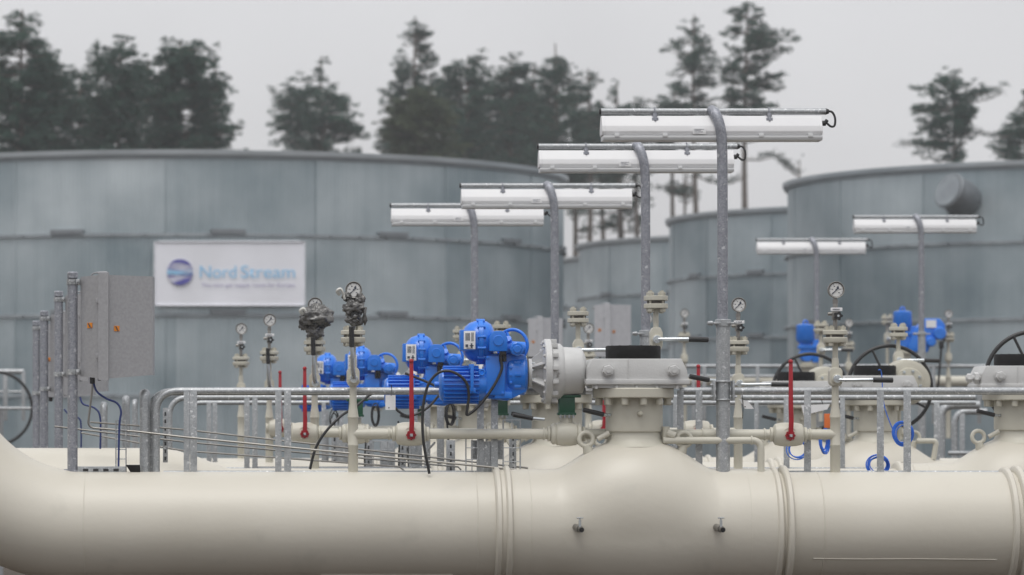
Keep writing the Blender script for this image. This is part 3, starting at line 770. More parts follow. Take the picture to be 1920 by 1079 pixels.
# drain taps on the front valve body
def tap(px, label):
    th = Thing('drain_tap', label, 'tap', px, 988, 1., 'small drain taps on the front pipe')
    th.root.location = Wp(px, 988, 1.) + Vector((0, -(RP + 5 + 9) / 310, 0))
    b = th.mb(); b.cyl((px - 6, 8, 985), (px, -10, 988), 6.5, n=14); b.cyl((px, -8, 988), (px + 2, -22, 989), 5.2, n=14)
    body = th.part('body', b, 'tube')
    e = th.mb(); e.cyl((px + 2, -21, 989), (px + 2.3, -24, 989.4), 4.2, n=14); th.part('outlet_plug', e, 'black')
    h = th.mb(); h.cyl((px, -12, 985), (px, -12, 972), 2.6, n=8); h.cyl((px, -12, 972), (px, -12, 968), 1.6, n=8); h.box(px - 6, px + 6, -13.5, -10.5, 966.5, 969, .4)
    th.part('handle', h, 'steel')
tap(1075, 'small drain tap on the left side of the front valve body')
tap(1334, 'small drain tap on the right side of the front valve body')

# ------------------------------------------------------------------ blue electric actuators
def make_actuator(label):
    th = Thing('electric_actuator', label, 'actuator', 950, 750, 1., 'blue electric actuators')
    m = th.mb()
    # bell housing, axis x
    m.lathe((0, -2, 641), 'x', [(868, 20), (872, 28), (880, 35), (890, 38.5), (895, 39), (896, 42), (904, 42), (905, 39), (912, 38), (920, 33), (925, 24)], 48)
    for i in range(12):
        a = 2 * PI * i / 12 + .2; m.cyl((893, -2 + 40.5 * math.cos(a), 641 + 40.5 * math.sin(a)), (908, -2 + 40.5 * math.cos(a), 641 + 40.5 * math.sin(a)), 3.2, n=8)
    th.part('switch_housing', m, 'blue')
    m = th.mb(); m.box(860, 888, -44, -8, 620, 659, 2.5); cb = th.part('display_box', m, 'blue')
    m = th.mb(); m.box(867, 888.5, -45.2, -43.5, 622, 656, .3); lab = th.part('rating_label', m, 'paper', cb)
    m = th.mb()
    for i in range(6): m.box(870 + i * 1.5, 870.8 + i * 1.5, -45.8, -45, 626, 640)
    for i in range(3): m.box(881 + i * 1.7, 881.8 + i * 1.7, -45.8, -45, 625, 641)
    m.box(870, 875, -45.8, -45, 647, 652); m.box(878, 885, -45.8, -45, 648.5, 650.5); m.box(880, 883, -45.8, -45, 645, 654); m.box(872, 884, -45.8, -45, 653.5, 654.5)
    th.part('label_print', m, 'print', lab)
    m = th.mb(); m.prism([(914, 660), (914, 636), (917, 627), (924, 622), (938, 622), (945, 627), (948, 636), (948, 660)], 'xz', -50, -12, 2)
    m.cyl((931, -48, 640), (931, -52, 640), 10, n=24, bev=1)
    tb = th.part('terminal_cover', m, 'blue')
    m = th.mb(); m.box(934, 946, -44, -30, 660, 668, 1); m.cyl((936.5, -38, 667), (936.5, -38, 679), 3.6, n=10); m.cyl((943.5, -38, 667), (943.5, -38, 679), 3.6, n=10)
    th.each('cable_gland', m, 'black', tb)
    m = th.mb(); m.cyl((945, -30, 652), (982, -26, 654), 12, n=20, bev=1); m.cyl((966, -52, 656), (966, -12, 654), 13.5, n=8, bev=2)
    m.cyl((966, -55, 656), (966, -50, 656), 7.5, n=16, bev=1); m.cyl((950, -40, 636), (956, -20, 648), 6, n=12)
    th.part('gear_knuckle', m, 'blue')
    # handwheel: behind, tilted
    ax = Vector((.45, 1, 0)).normalized(); c = Vector((962, 16, 648))
    m = th.mb(); m.torus(c, ax, 30, 3.2, 44, 10); hw = th.part('handwheel', m, 'blue')
    u = ax.orthogonal().normalized(); w = ax.cross(u)
    for i in range(3):
        a = R(35 + 120 * i); dd = u * math.cos(a) + w * math.sin(a)
        sp = th.mb(); sp.tube([c - ax * 6, c + dd * 15 - ax * 3, c + dd * 30], 2.8, 8); th.part('spoke', sp, 'blue', hw)
    m = th.mb(); m.cyl(c - ax * 30, c + ax * 3, 7, n=16); th.part('hub', m, 'blue', hw)
    # gear case
    m = th.mb(); m.box(908, 945, -36, 34, 668, 742, 4); m.prism([(905, 690), (915, 664), (960, 662), (985, 668), (985, 735), (950, 752), (915, 748), (905, 735)], 'xz', -26, 26, 3)
    m.lathe((0, 0, 703), 'x', [(948, 30), (952, 36), (960, 38), (982, 38.5), (985, 36), (988, 30)], 44)
    m.box(925, 958, -34, -20, 735, 748, 2)
    gc = th.part('gear_case', m, 'blue')
    m = th.mb()
    for (x, z) in ((912, 672), (940, 672), (912, 738), (940, 738), (955, 690), (955, 704), (955, 718)): m.bolt((x, -35, z), (0, -1, 0), 3, 3)
    for i in range(10):
        a = 2 * PI * i / 10; m.box(962, 974, 37 * math.cos(a) - 3, 37 * math.cos(a) + 3, 703 + 37 * math.sin(a) - 3, 703 + 37 * math.sin(a) + 3, .8)
    th.each('case_bolt', m, 'blue', gc)
    m = th.mb(); m.lathe((0, 0, 700), 'x', [(986, 29), (990, 29)], 36); th.part('mounting_gasket', m, 'brownring')
    # motor
    m = th.mb(); m.lathe((0, -12, 722), 'x', [(822, 8), (823, 24), (827, 29), (836, 30), (903, 30), (910, 26)], 40)
    m.cyl((814, -12, 722), (824, -12, 722), 6, n=14)
    mo = th.part('motor', m, 'blue')
    fm = th.mb()
    for i in range(26):
        a = 2 * PI * i / 26; ca, sa = math.cos(a), math.sin(a); h = 1.0
        fm.add([(830, -12 + ca * 29 - sa * h, 722 + sa * 29 + ca * h), (830, -12 + ca * 36 - sa * h, 722 + sa * 36 + ca * h), (896, -12 + ca * 36 - sa * h, 722 + sa * 36 + ca * h), (896, -12 + ca * 29 - sa * h, 722 + sa * 29 + ca * h),
                (830, -12 + ca * 29 + sa * h, 722 + sa * 29 - ca * h), (830, -12 + ca * 36 + sa * h, 722 + sa * 36 - ca * h), (896, -12 + ca * 36 + sa * h, 722 + sa * 36 - ca * h), (896, -12 + ca * 29 + sa * h, 722 + sa * 29 - ca * h)],
               [(0, 1, 2, 3), (4, 5, 6, 7), (0, 1, 5, 4), (1, 2, 6, 5), (2, 3, 7, 6), (3, 0, 4, 7)])
    th.part('cooling_fins', fm, 'blue', mo)
    m = th.mb(); m.box(879, 885, -53, -40, 688, 735, 1); m.box(874, 889, -50, -30, 728, 738, 1); m.box(876, 886, -52, -40, 684, 692, 1)
    th.part('motor_rib', m, 'blue', mo)
    m = th.mb(); m.torus((901, -42, 699), (0, 1, 0), 5, 1.8, 20, 8); th.part('lifting_ring', m, 'blue', mo)
    return th
act = make_actuator('nearest and largest blue actuator, bolted to the round grey gear drum')
copy_tree(act.root, rowpos(950, 750, 1, -8, 6), 'second blue actuator from the front, behind the red lever')
copy_tree(act.root, rowpos(950, 750, 2, -14, 6), 'third blue actuator from the front, right of the taller film-wrapped gauge')
copy_tree(act.root, rowpos(950, 750, 3, -12, 6), 'farthest blue actuator of the near four, between the two film-wrapped gauges')

# far blue actuators
def far_act(cx, topy, label, box, s=.5):
    th = Thing('electric_actuator', label, 'actuator', cx, topy + 80, s, 'distant blue actuators')
    m = th.mb(); m.lathe((cx, 0, 0), 'z', [(topy + 3, 10), (topy + 5, 17), (topy + 32, 17.5), (topy + 36, 15), (topy + 42, 9), (topy + 50, 8)], 28)
    mo = th.part('motor', m, 'blue')
    m = th.mb(); m.torus((cx, 0, topy), (0, 1, 0), 4, 1.5, 16, 8); th.part('lifting_ring', m, 'blue', mo)
    m = th.mb(); m.box(cx - 14, cx + 30, -12, 12, topy + 42, topy + 50, 1.5); m.box(cx + 12, cx + 24, -9, 9, topy + 32, topy + 75, 2); m.cyl((cx + 2, -10, topy + 60), (cx + 2, 10, topy + 60), 14, n=20, bev=2)
    th.part('gear_case', m, 'blue')
    if box:
        m = th.mb(); m.prism([(cx + 8, topy + 68), (cx + 18, topy + 42), (cx + 40, topy + 18), (cx + 68, topy + 18), (cx + 78, topy + 30), (cx + 76, topy + 52), (cx + 56, topy + 58), (cx + 44, topy + 82), (cx + 10, topy + 80)], 'xz', -16, 16, 3)
        m.cyl((cx + 66, -24, topy + 46), (cx + 66, 0, topy + 46), 12, n=20, bev=2); m.cyl((cx + 50, -24, topy + 62), (cx + 50, 0, topy + 62), 9, n=16, bev=2)
        bx = th.part('switch_housing', m, 'blue')
        m = th.mb(); m.box(cx + 41, cx + 60, -18, -16.5, topy + 21, topy + 35); th.part('rating_label', m, 'paper', bx)
        m = th.mb(); m.box(cx + 66, cx + 74, -20, -10, topy + 60, topy + 74, 1); m.tube(catmull([(cx + 70, -15, topy + 72), (cx + 67, -15, topy + 110), (cx + 64, -15, topy + 140), (cx + 60, -10, topy + 165)], 5), 2.2, 8); th.part('cable', m, 'rubber', bx)
    m = th.mb(); m.cyl((cx + 4, 0, topy + 75), (cx + 4, 0, topy + 125), 12, n=20); m.lathe((cx + 4, 0, 0), 'z', [(topy + 78, 18), (topy + 84, 18)], 24)
    th.part('bracket', m, 'cream_dark'); return th
far_act(1510, 605, 'small distant blue actuator left of the two far ones', False)
far_act(1692, 580, 'small distant blue actuator with a white label, right of the two far ones', True)

# ------------------------------------------------------------------ gauge risers
def make_gauge_riser(lever, label, name_group='gauge risers on the bypass pipes'):
    x = 1566
    th = Thing('gauge_riser', label, 'pressure gauge', x, 885, 1., name_group)
    m = th.mb(); m.cyl((x, 0, 643), (x, 0, 692), 5.3, n=16); m.lathe((x, 0, 0), 'z', [(672, 5.5), (674, 6.5), (692, 7)], 20)
    m.lathe((x, 0, 0), 'z', [(722, 6.5), (758, 6.8), (766, 8), (781, 10.2), (783, 10.6), (785, 9.4), (833, 9.4), (834, 10), (836, 10), (837, 9.4), (1010, 9.4)], 24)
    th.part('riser_pipe', m, 'cream')
    # flanges
    m = th.mb()
    m.lathe((x, 0, 0), 'z', [(620, 22), (621, 23), (627, 23), (628, 22)], 32); m.lathe((x, 0, 0), 'z', [(633, 22), (634, 23), (641, 23), (643, 22)], 32)
    m.lathe((x, 0, 0), 'z', [(628, 10), (633, 10)], 20)
    fl = th.part('flange', m, 'cream')
    m = th.mb(); m.cyl((x, 0, 628.2), (x, 0, 632.8), 17.5, n=24); th.part('gasket', m, 'brownring', fl)
    m = th.mb()
    for i in range(4):
        a = PI / 4 + PI / 2 * i + .15; bx, by = x + 16 * math.cos(a), 16 * math.sin(a)
        m.cyl((bx, by, 611), (bx, by, 650), 2.6, n=8); m.cyl((bx, by, 613), (bx, by, 620), 5.6, n=6); m.cyl((bx, by, 643), (bx, by, 649), 5.6, n=6)
    th.each('flange_bolt', m, 'cream_dark', fl)
    # isolating ball valve
    m = th.mb(); m.prism([(x - 12, 696), (x - 8, 690), (x + 8, 690), (x + 12, 696), (x + 12, 718), (x + 8, 724), (x - 8, 724), (x - 12, 718)], 'xz', -12, 12, 2)
    m.cyl((x + 1, -10, 711), (x + 1, -17, 711), 9.5, n=24, bev=1)
    bv = th.part('isolating_valve', m, 'cream')
    m = th.mb(); m.cyl((x + 1, -16, 711), (x + 1, -20, 711), 7.5, n=24, bev=1); m.bolt((x + 1, -20, 711), (0, -1, 0), 4, 3); nut = th.part('lever_nut', m, 'steel', bv)
    m = th.mb(); g_ = th.mb()
    if lever == 'right':
        m.tube([(x + 3, -20, 713), (x + 18, -24, 713.5), (x + 70, -24, 713)], 3.3, 10, r1=4); g_.cyl((x + 66, -24, 713), (x + 104, -24, 713.5), 5, n=14, bev=1.2)
    else:
        m.tube([(x + 1, -20, 710), (x - 1, -26, 696), (x - 3, -28, 650)], 5, 10, r1=3.6); g_.cyl((x - 3, -28, 652), (x - 4, -30, 613), 4.8, n=14, bev=1.2)
    lo = th.part('lever', m, 'steel', bv); th.part('lever_grip', g_, 'black', bv)
    # needle valve
    m = th.mb(); m.cyl((x, 0, 598), (x, 0, 622), 4.2, n=12); m.box(x - 6, x + 6, -7, 7, 583, 600, 1); m.cyl((x, 0, 558), (x, 0, 584), 3.6, n=10); m.cyl((x, 0, 562), (x, 0, 570), 5, n=6)
    m.cyl((x - 14, 0, 589), (x, 0, 589), 3.4, n=10); m.box(x - 4, x + 4, -4, 4, 570, 582, .6)
    nv = th.part('needle_valve', m, 'tube')
    m = th.mb(); n = 5; pts = []
    for i in range(30):
        a = 2 * PI * i / 30; pts.append((x + 3 + (7.4 + 1.5 * math.cos(n * a)) * math.cos(a), 593 + (7.4 + 1.5 * math.cos(n * a)) * math.sin(a)))
    m.prism(pts, 'xz', -17, -11); m.cyl((x + 3, -12, 593), (x + 3, -4, 593), 3, n=10); th.part('knob', m, 'black', nv)
    m = th.mb(); m.cyl((x + 3, -17, 593), (x + 3, -18, 593), 2.2, n=10); th.part('knob_screw', m, 'steel', nv)
    m = th.mb(); m.box(x - 10, x + 12, -9, -8, 577.5, 584, .2); tg = th.part('name_plate', m, 'paper', nv)
    m = th.mb()
    for i in range(6): m.box(x - 6 + 2.2 * i, x - 4.7 + 2.2 * i, -9.6, -9, 579.5, 582)
    th.part('plate_print', m, 'print', tg)
    # gauge
    m = th.mb(); m.lathe((x + 1, 0, 544), 'y', [(-4, 13.2), (-6, 13.6), (-6.6, 15), (-5.5, 15.8), (2, 15.6), (3, 14.5), (7, 14)], 40)
    case = th.part('gauge_case', m, 'tube')
    m = th.mb(); m.torus((x + 1, -5.2, 544), (0, 1, 0), 13.7, .9, 40, 6); th.part('gauge_ring', m, 'black', case)
    m = th.mb(); m.lathe((x + 1, 0, 544), 'y', [(-4.6, 13.4), (-4.2, 13.4)], 40); dial = th.part('dial', m, 'dial', case)
    m = th.mb()
    for i in range(11):
        a = R(135 + 27 * i); ca, sa = math.cos(a), math.sin(a); r0 = 9.6 if i % 2 == 0 else 11
        m.tube([(x + 1 + ca * r0, -4.9, 544 + sa * r0), (x + 1 + ca * 12.2, -4.9, 544 + sa * 12.2)], .32, 4)
        if i % 2 == 0: m.box(x + 1 + ca * 7.4 - 1.2, x + 1 + ca * 7.4 + 1.2, -5, -4.7, 544 + sa * 7.4 - .7, 544 + sa * 7.4 + .7)
    th.part('dial_marks', m, 'print', dial)
    m = th.mb(); m.tube([(x + 1 - 7.5, -5.4, 551.5), (x + 1 + 4, -5.4, 541)], .8, 5, r1=.5); m.cyl((x + 1, -5.8, 544), (x + 1, -4.8, 544), 1.6, n=10); m.box(x + 2, x + 6, -5.6, -5.1, 538.5, 542.5)
    th.part('needle', m, 'print', dial)
    return th

gR = make_gauge_riser('right', 'tallest gauge riser at the right, steel lever pointing right, by the red lever')
copy_tree(gR.root, Wp(1384 - 0, HY + 100 * .884, .884), 'gauge riser with rightward lever just right of the thickest lamp pole')
gU = make_gauge_riser('up', 'tallest gauge riser of the left group, upright black-gripped lever, gauge neck wrapped in film')
gU.root.location = Wp(662, 885, 1.)
copy_tree(gU.root, Wp(590, HY + 100 * .884, .884), 'second gauge riser of the left group, dial half covered by dark crumpled film')
copy_tree(gU.root, Wp(505, HY + 100 * .765, .765), 'unwrapped gauge riser left of the wrapped pair, lever grip upright')
def far_gauge(px, py, s, label):
    """gauge centre at (px, py)"""
    r = copy_tree(gR.root, Wp(px, py + (885 - 544) * s, s), label); return r
gN = make_gauge_riser('right', 'x')
for o in list(gN.root.children_recursive):
    if o.name.startswith(('lever', 'lever_grip')): bpy.data.objects.remove(o)
gN.root.location = Wp(452, 617 + (885 - 544) * .692, .692); gN.root['label'] = 'leftmost gauge riser, no lever, nearest the banner'
for px, py, s, lb in ((1103, 616, .64, 'small gauge behind the grey gear head, beside a flange riser'), (1214, 598, .60, 'gauge hidden behind the second lamp pole'),
                      (1283, 588, .52, 'small blurred gauge between the second and thickest lamp poles'), (1591, 606, .50, 'small blurred gauge just right of the tallest right gauge'),
                      (1778, 589, .50, 'small blurred gauge farthest right, beyond the far blue actuators')):
    copy_tree(gN.root, Wp(px, py + (885 - 544) * s, s), lb)

# crumpled film wraps
def film(label, px, py, rx, rz, s, seed, pale, d=-6):
    th = Thing('film_wrap', label, 'plastic wrap', px, py, s, 'plastic film wraps')
    def blob(c, r3, sd, amp=.36, n=44, m=32):
        mb = th.mb(); vs = []; fs = []
        for j in range(m + 1):
            for i in range(n):
                a = 2 * PI * i / n; b = PI * j / m
                v = Vector((math.sin(b) * math.cos(a), math.sin(b) * math.sin(a), math.cos(b)))
                q = (abs(noise.noise(v * 1.7 + Vector((sd, 0, 0)))) + .5 * abs(noise.noise(v * 3.6 + Vector((sd, 3, 0)))) + .1 * abs(noise.noise(v * 8 + Vector((sd, 7, 1))))) * 1.5 - .45
                q2 = noise.noise(v * 2.1 + Vector((0, sd, 0)))
                k = 1 + amp * (q + q2 * .9)
                vs.append((c[0] + v.x * r3[0] * k, c[1] + v.y * r3[1] * k, c[2] + v.z * r3[2] * k))
        for j in range(m):
            for i in range(n): fs.append((j * n + i, j * n + (i + 1) % n, (j + 1) * n + (i + 1) % n, (j + 1) * n + i))
        return mb.add(vs, fs)
    th.part('wrap', blob((px, d, py), (rx, rx * .8, rz), seed), 'film', sharp=70)
    p = th.mb(); q = pale
    p.tube(catmull([(q[0], d - 8, q[1]), (q[0] - 5, d - 12, q[1] - 6), (q[0] + 1, d - 14, q[1] - 10), (q[0] + 6, d - 12, q[1] - 2), (q[0] + 9, d - 10, q[1] + 9)], 4), 3.8, 7, r1=2.2)
    th.part('loose_end', p, 'film_pale')
    return th, blob
f1, bl = film('grey film wrapped under the tallest left gauge, a torn strip hanging', 664, 578, 19, 15, 1., 3.3, (637, 553), -4)
f1.part('wrap_fold', bl((664, -6, 600), (14, 12, 12), 5.1), 'film', sharp=70)
f1.part('wrap_fold', bl((650, -4, 557), (9, 8, 8), 6.1), 'film', sharp=70)
f1.part('wrap_fold', bl((674, -5, 563), (9, 8, 11), 7.1), 'film', sharp=70)
m = f1.mb(); m.add([(680, -10, 575), (688, -9, 577), (686, -7, 590), (689, -11, 601), (684, -8, 612), (678, -10, 600), (681, -8, 588)], [(0, 1, 2, 6), (6, 2, 3, 5), (3, 4, 5)])
o = f1.part('torn_strip', m, 'film'); md = o.modifiers.new('t', 'SOLIDIFY'); md.thickness = .002
f2, bl = film('dark film bundle covering the lower half of the second left gauge', 592, 597, 27, 22, .884, 9.2, (568, 590), -14)
f2.part('wrap_fold', bl((590, -10, 622), (15, 13, 14), 2.2), 'film', sharp=70)
f2.part('wrap_fold', bl((606, -12, 590), (14, 13, 15), 4.2), 'film', sharp=70)
f2.part('wrap_fold', bl((571, -14, 607), (9, 9, 13), 8.2), 'film', sharp=70)

# ------------------------------------------------------------------ blind flange risers
def make_blind(label):
    x = 1240; th = Thing('flange_riser', label, 'flanged riser', x, 720, 1., 'risers ending in blind flanges')
    m = th.mb(); m.lathe((x, 0, 0), 'z', [(552, 22), (553, 23), (560, 23), (561, 22)], 32); m.lathe((x, 0, 0), 'z', [(567, 22), (568, 23), (575, 23), (576, 22)], 32); m.cyl((x, 0, 561), (x, 0, 567), 11)
    fl = th.part('flange', m, 'cream')
    m = th.mb(); m.cyl((x, 0, 561.2), (x, 0, 566.8), 17, n=24); th.part('gasket', m, 'brownring', fl)
    m = th.mb()
    for i in range(4):
        a = PI / 4 + PI / 2 * i; bx, by = x + 15.5 * math.cos(a), 15.5 * math.sin(a)
        m.cyl((bx, by, 542), (bx, by, 585), 3, n=8); m.cyl((bx, by, 545), (bx, by, 552), 6.2, n=6, bev=.8); m.cyl((bx, by, 576), (bx, by, 583), 6.2, n=6, bev=.8)
    th.each('flange_bolt', m, 'cream_dark', fl)
    m = th.mb(); m.cyl((x, 0, 575), (x, 0, 613), 5.3, n=16); m.cyl((x, 0, 600), (x, 0, 602), 6, n=16); m.cyl((x, 0, 654), (x, 0, 860), 6.5, n=16); th.part('riser_pipe', m, 'cream')
    m = th.mb(); m.prism([(x - 12, 622), (x - 7, 612), (x + 7, 612), (x + 12, 622), (x + 12, 646), (x + 8, 656), (x - 8, 656), (x - 12, 646)], 'xz', -12, 12, 2)
    m.cyl((x, -10, 635), (x, -17, 635), 9.5, n=24, bev=1); bv = th.part('isolating_valve', m, 'cream')
    m = th.mb(); m.cyl((x, -16, 635), (x, -20, 635), 7.5, n=24, bev=1); m.bolt((x, -20, 635), (0, -1, 0), 4, 3); th.part('lever_nut', m, 'steel', bv)
    m = th.mb(); m.tube([(x + 2, -20, 635), (x + 15, -23, 635), (x + 62, -23, 635)], 3.6, 10, r1=4.2); th.part('lever', m, 'steel', bv)
    m = th.mb(); m.cyl((x + 59, -23, 635), (x + 97, -23, 636), 5, n=14, bev=1.2); th.part('lever_grip', m, 'black', bv)
    return th
bl1 = make_blind('tallest blind flange riser, between the two thick lamp poles')
bl1.root.location = Wp(1240, 720, 1.) + Vector((0, .28, 0))
def blind_at(px, topy, s, label): copy_tree(bl1.root, Wp(px, topy + (720 - 542) * s, s) + Vector((0, .28, 0)), label)
blind_at(1091, 573, .884, 'blind flange riser left of the second lamp pole, above the grey gear head')
blind_at(945, 600, .765, 'blind flange riser peeping out above the nearest blue actuator')
blind_at(868, 610, .692, 'blind flange riser mostly hidden behind the display box of the nearest actuator')
blind_at(1697, 604, .765, 'blind flange riser standing over the full black handwheel')
blind_at(1548, 600, .60, 'blind flange riser right of the left far blue actuator')
blind_at(1672, 588, .50, 'blurred flange riser left of the right far blue actuator')

# ------------------------------------------------------------------ bypass pipes with red-lever valves
def make_red_valve(label):
    x = 770; th = Thing('lever_valve', label, 'valve', x, 814, 1., 'red lever ball valves')
    m = th.mb(); m.lathe((0, 0, 814), 'x', [(735, 11), (736, 13.5), (740, 13.5), (741, 12), (742, 15), (745, 19.5), (755, 21.8), (764, 22.4), (776, 22.4), (785, 21.8), (795, 19.5), (798, 15), (799, 12), (800, 13.5), (804, 13.5), (805, 11)], 48)
    m.cyl((770, -10, 814), (770, -21, 814), 14, n=28, bev=1)
    th.part('body', m, 'cream')
    m = th.mb(); m.cyl((770, -20, 816), (770, -26, 816), 8.5, n=24, bev=1)
    for i in range(8):
        a = 2 * PI * i / 8; m.cyl((770 + 7.5 * math.cos(a), -21, 816 + 7.5 * math.sin(a)), (770 + 7.5 * math.cos(a), -27, 816 + 7.5 * math.sin(a)), 2.2, n=8)
    pts = [(774.5, 816), (775.6, 788), (774.6, 762), (773.6, 680), (766.6, 680), (766, 762), (766.6, 788), (765.5, 816)]
    for k in range(5):
        a = k / 5
    m.prism(pts, 'xz', -31, -26.5, 1)
    m.sphere((770, -29, 678), 4.4)
    lev = th.part('lever', m, 'red')
    m = th.mb(); m.cyl((770, -30, 816), (770, -34, 816), 3.6, n=4); th.part('stem_nut', m, 'steel', lev)
    return th
rv = make_red_valve('red lever valve on the front bypass pipe, left of the nearest actuator')
copy_tree(rv.root, Wp(1478, 815, 1.), 'red lever valve at the right, beside the tallest right gauge riser')
copy_tree(rv.root, Wp(571, 812, .884), 'red lever valve left of the second left gauge riser')
copy_tree(rv.root, Wp(525, 803, .765), 'red lever showing just above the rail, left of the film bundle')
copy_tree(rv.root, Wp(1306, 808, .884), 'red lever valve just left of the thickest lamp pole')
copy_tree(rv.root, Wp(1130, 805, .765), 'red lever valve hidden behind the left side of the front valve neck')

def make_side_valve(label):
    """second ball body with green bracket"""
    x = 1062; th = Thing('bracket_valve', label, 'valve', x, 814, 1., 'small valves with green brackets')
    m = th.mb(); m.lathe((0, 0, 814), 'x', [(1026, 11), (1027, 14), (1031, 14), (1032, 12), (1033, 17), (1037, 20), (1040, 20), (1042, 18.5), (1044, 21), (1053, 22.5), (1070, 22.5), (1080, 21), (1082, 18.5), (1084, 20), (1088, 20), (1091, 17), (1092, 12), (1093, 14), (1097, 14)], 48)
    m.cyl((x, 0, 836), (x, 0, 826), 9, n=20); m.cyl((x, 0, 795), (x, 0, 780), 12, n=24)
    th.part('body', m, 'cream')
    m = th.mb(); m.box(x - 15, x + 15, -14, 14, 745, 778, 1.5); m.box(x - 20, x + 26, -17, 17, 741, 746, 1); m.box(x - 17, x + 17, -16, 16, 774, 779, 1)
    br = th.part('bracket', m, 'green')
    m = th.mb()
    for dx in (-12, -4, 4, 12): m.cyl((x + dx, -15, 778), (x + dx, -15, 784), 2.4, n=6)
    pass
    th.each('bracket_bolt', m, 'galv', br); return th
sv = make_side_valve('small valve with green bracket under the nearest grey gear drum')
copy_tree(sv.root, rowpos(1062, 814, 1, -2, 0), 'small valve with green bracket under the nearest blue actuator')
copy_tree(sv.root, rowpos(1062, 814, 2, -24, 0), 'small valve with green bracket behind the red lever')
copy_tree(sv.root, Wp(667, 813, .884), 'small valve body directly behind the tallest left gauge riser')

def small_pipe(label, pts, r, s, rings=(), mt='cream', group='thin cream bypass pipes', cat='pipe'):
    th = Thing('bypass_pipe', label, cat, pts[0][0], pts[0][2], s, group)
    m = th.mb(); m.tube(pts, r, 16)
    th.part('run', m, mt)
    for a, b in rings:
        q = th.mb(); q.cyl(a, b, r + 2.2, n=20, bev=.6); th.part('coupling', q, mt)
    return th
def bend(p0, p1, p2, r, n=6):
    p0, p1, p2 = Vector(p0), Vector(p1), Vector(p2); a = p1 + (p0 - p1).normalized() * r; b = p1 + (p2 - p1).normalized() * r
    return [p0] + [a * (1 - t) ** 2 + p1 * 2 * t * (1 - t) + b * t * t for t in [i / n for i in range(n + 1)]] + [p2]
small_pipe('front bypass pipe from the tallest left gauge riser to the red lever valve', [(662, 0, 814), (737, 0, 814)], 9.6, 1., [((728, 0, 814), (731, 0, 814))])
small_pipe('front bypass pipe between the red lever valve and the green bracket valve', [(803, 0, 814), (1028, 0, 814)], 9.6, 1., [((1018, 0, 814), (1021, 0, 814))])
small_pipe('front bypass pipe end running behind the valve neck', [(1095, 0, 814), (1180, 12, 814)], 9.6, 1.)
small_pipe('front bypass pipe between the valve neck and the right red lever valve', [(1200, 14, 815), (1444, 0, 815)], 9.6, 1., [((1432, 0, 815), (1435, 0, 815)), ((1316, 6, 815), (1319, 6, 815))])
small_pipe('short bypass pipe from the right red lever valve into the tallest right gauge riser', [(1511, 0, 815), (1566, 0, 815)], 9.6, 1., [((1517, 0, 815), (1520, 0, 815))])
small_pipe('thin drain pipe at the right with a downward bend below the bypass', bend((1240, -26, 826), (1423, -26, 826), (1423, -26, 960), 18), 6.6, 1., [((1404, -26, 826), (1407, -26, 826))])
small_pipe('second-row bypass pipe between the left gauge risers', [(545, 0, 812), (700, 0, 812), (1020, 0, 812)], 8.6, .884)
small_pipe('second-row bypass pipe behind the thickest lamp pole', [(1230, 0, 811), (1384, 0, 811)], 8.6, .884)
small_pipe('third-row bypass pipe ending at the unwrapped gauge riser', [(505, 0, 806), (880, 0, 806)], 7.4, .765)
small_pipe('grey drain pipe bending down beneath the full black handwheel', bend((1715, -20, 827), (1752, -20, 827), (1746, -20, 862), 8), 5, .765, mt='cream')
small_pipe('short drain pipe with a bend left of the full handwheel valve', bend((1560, 0, 822), (1600, 0, 826), (1600, 0, 860), 8), 4.5, .765)

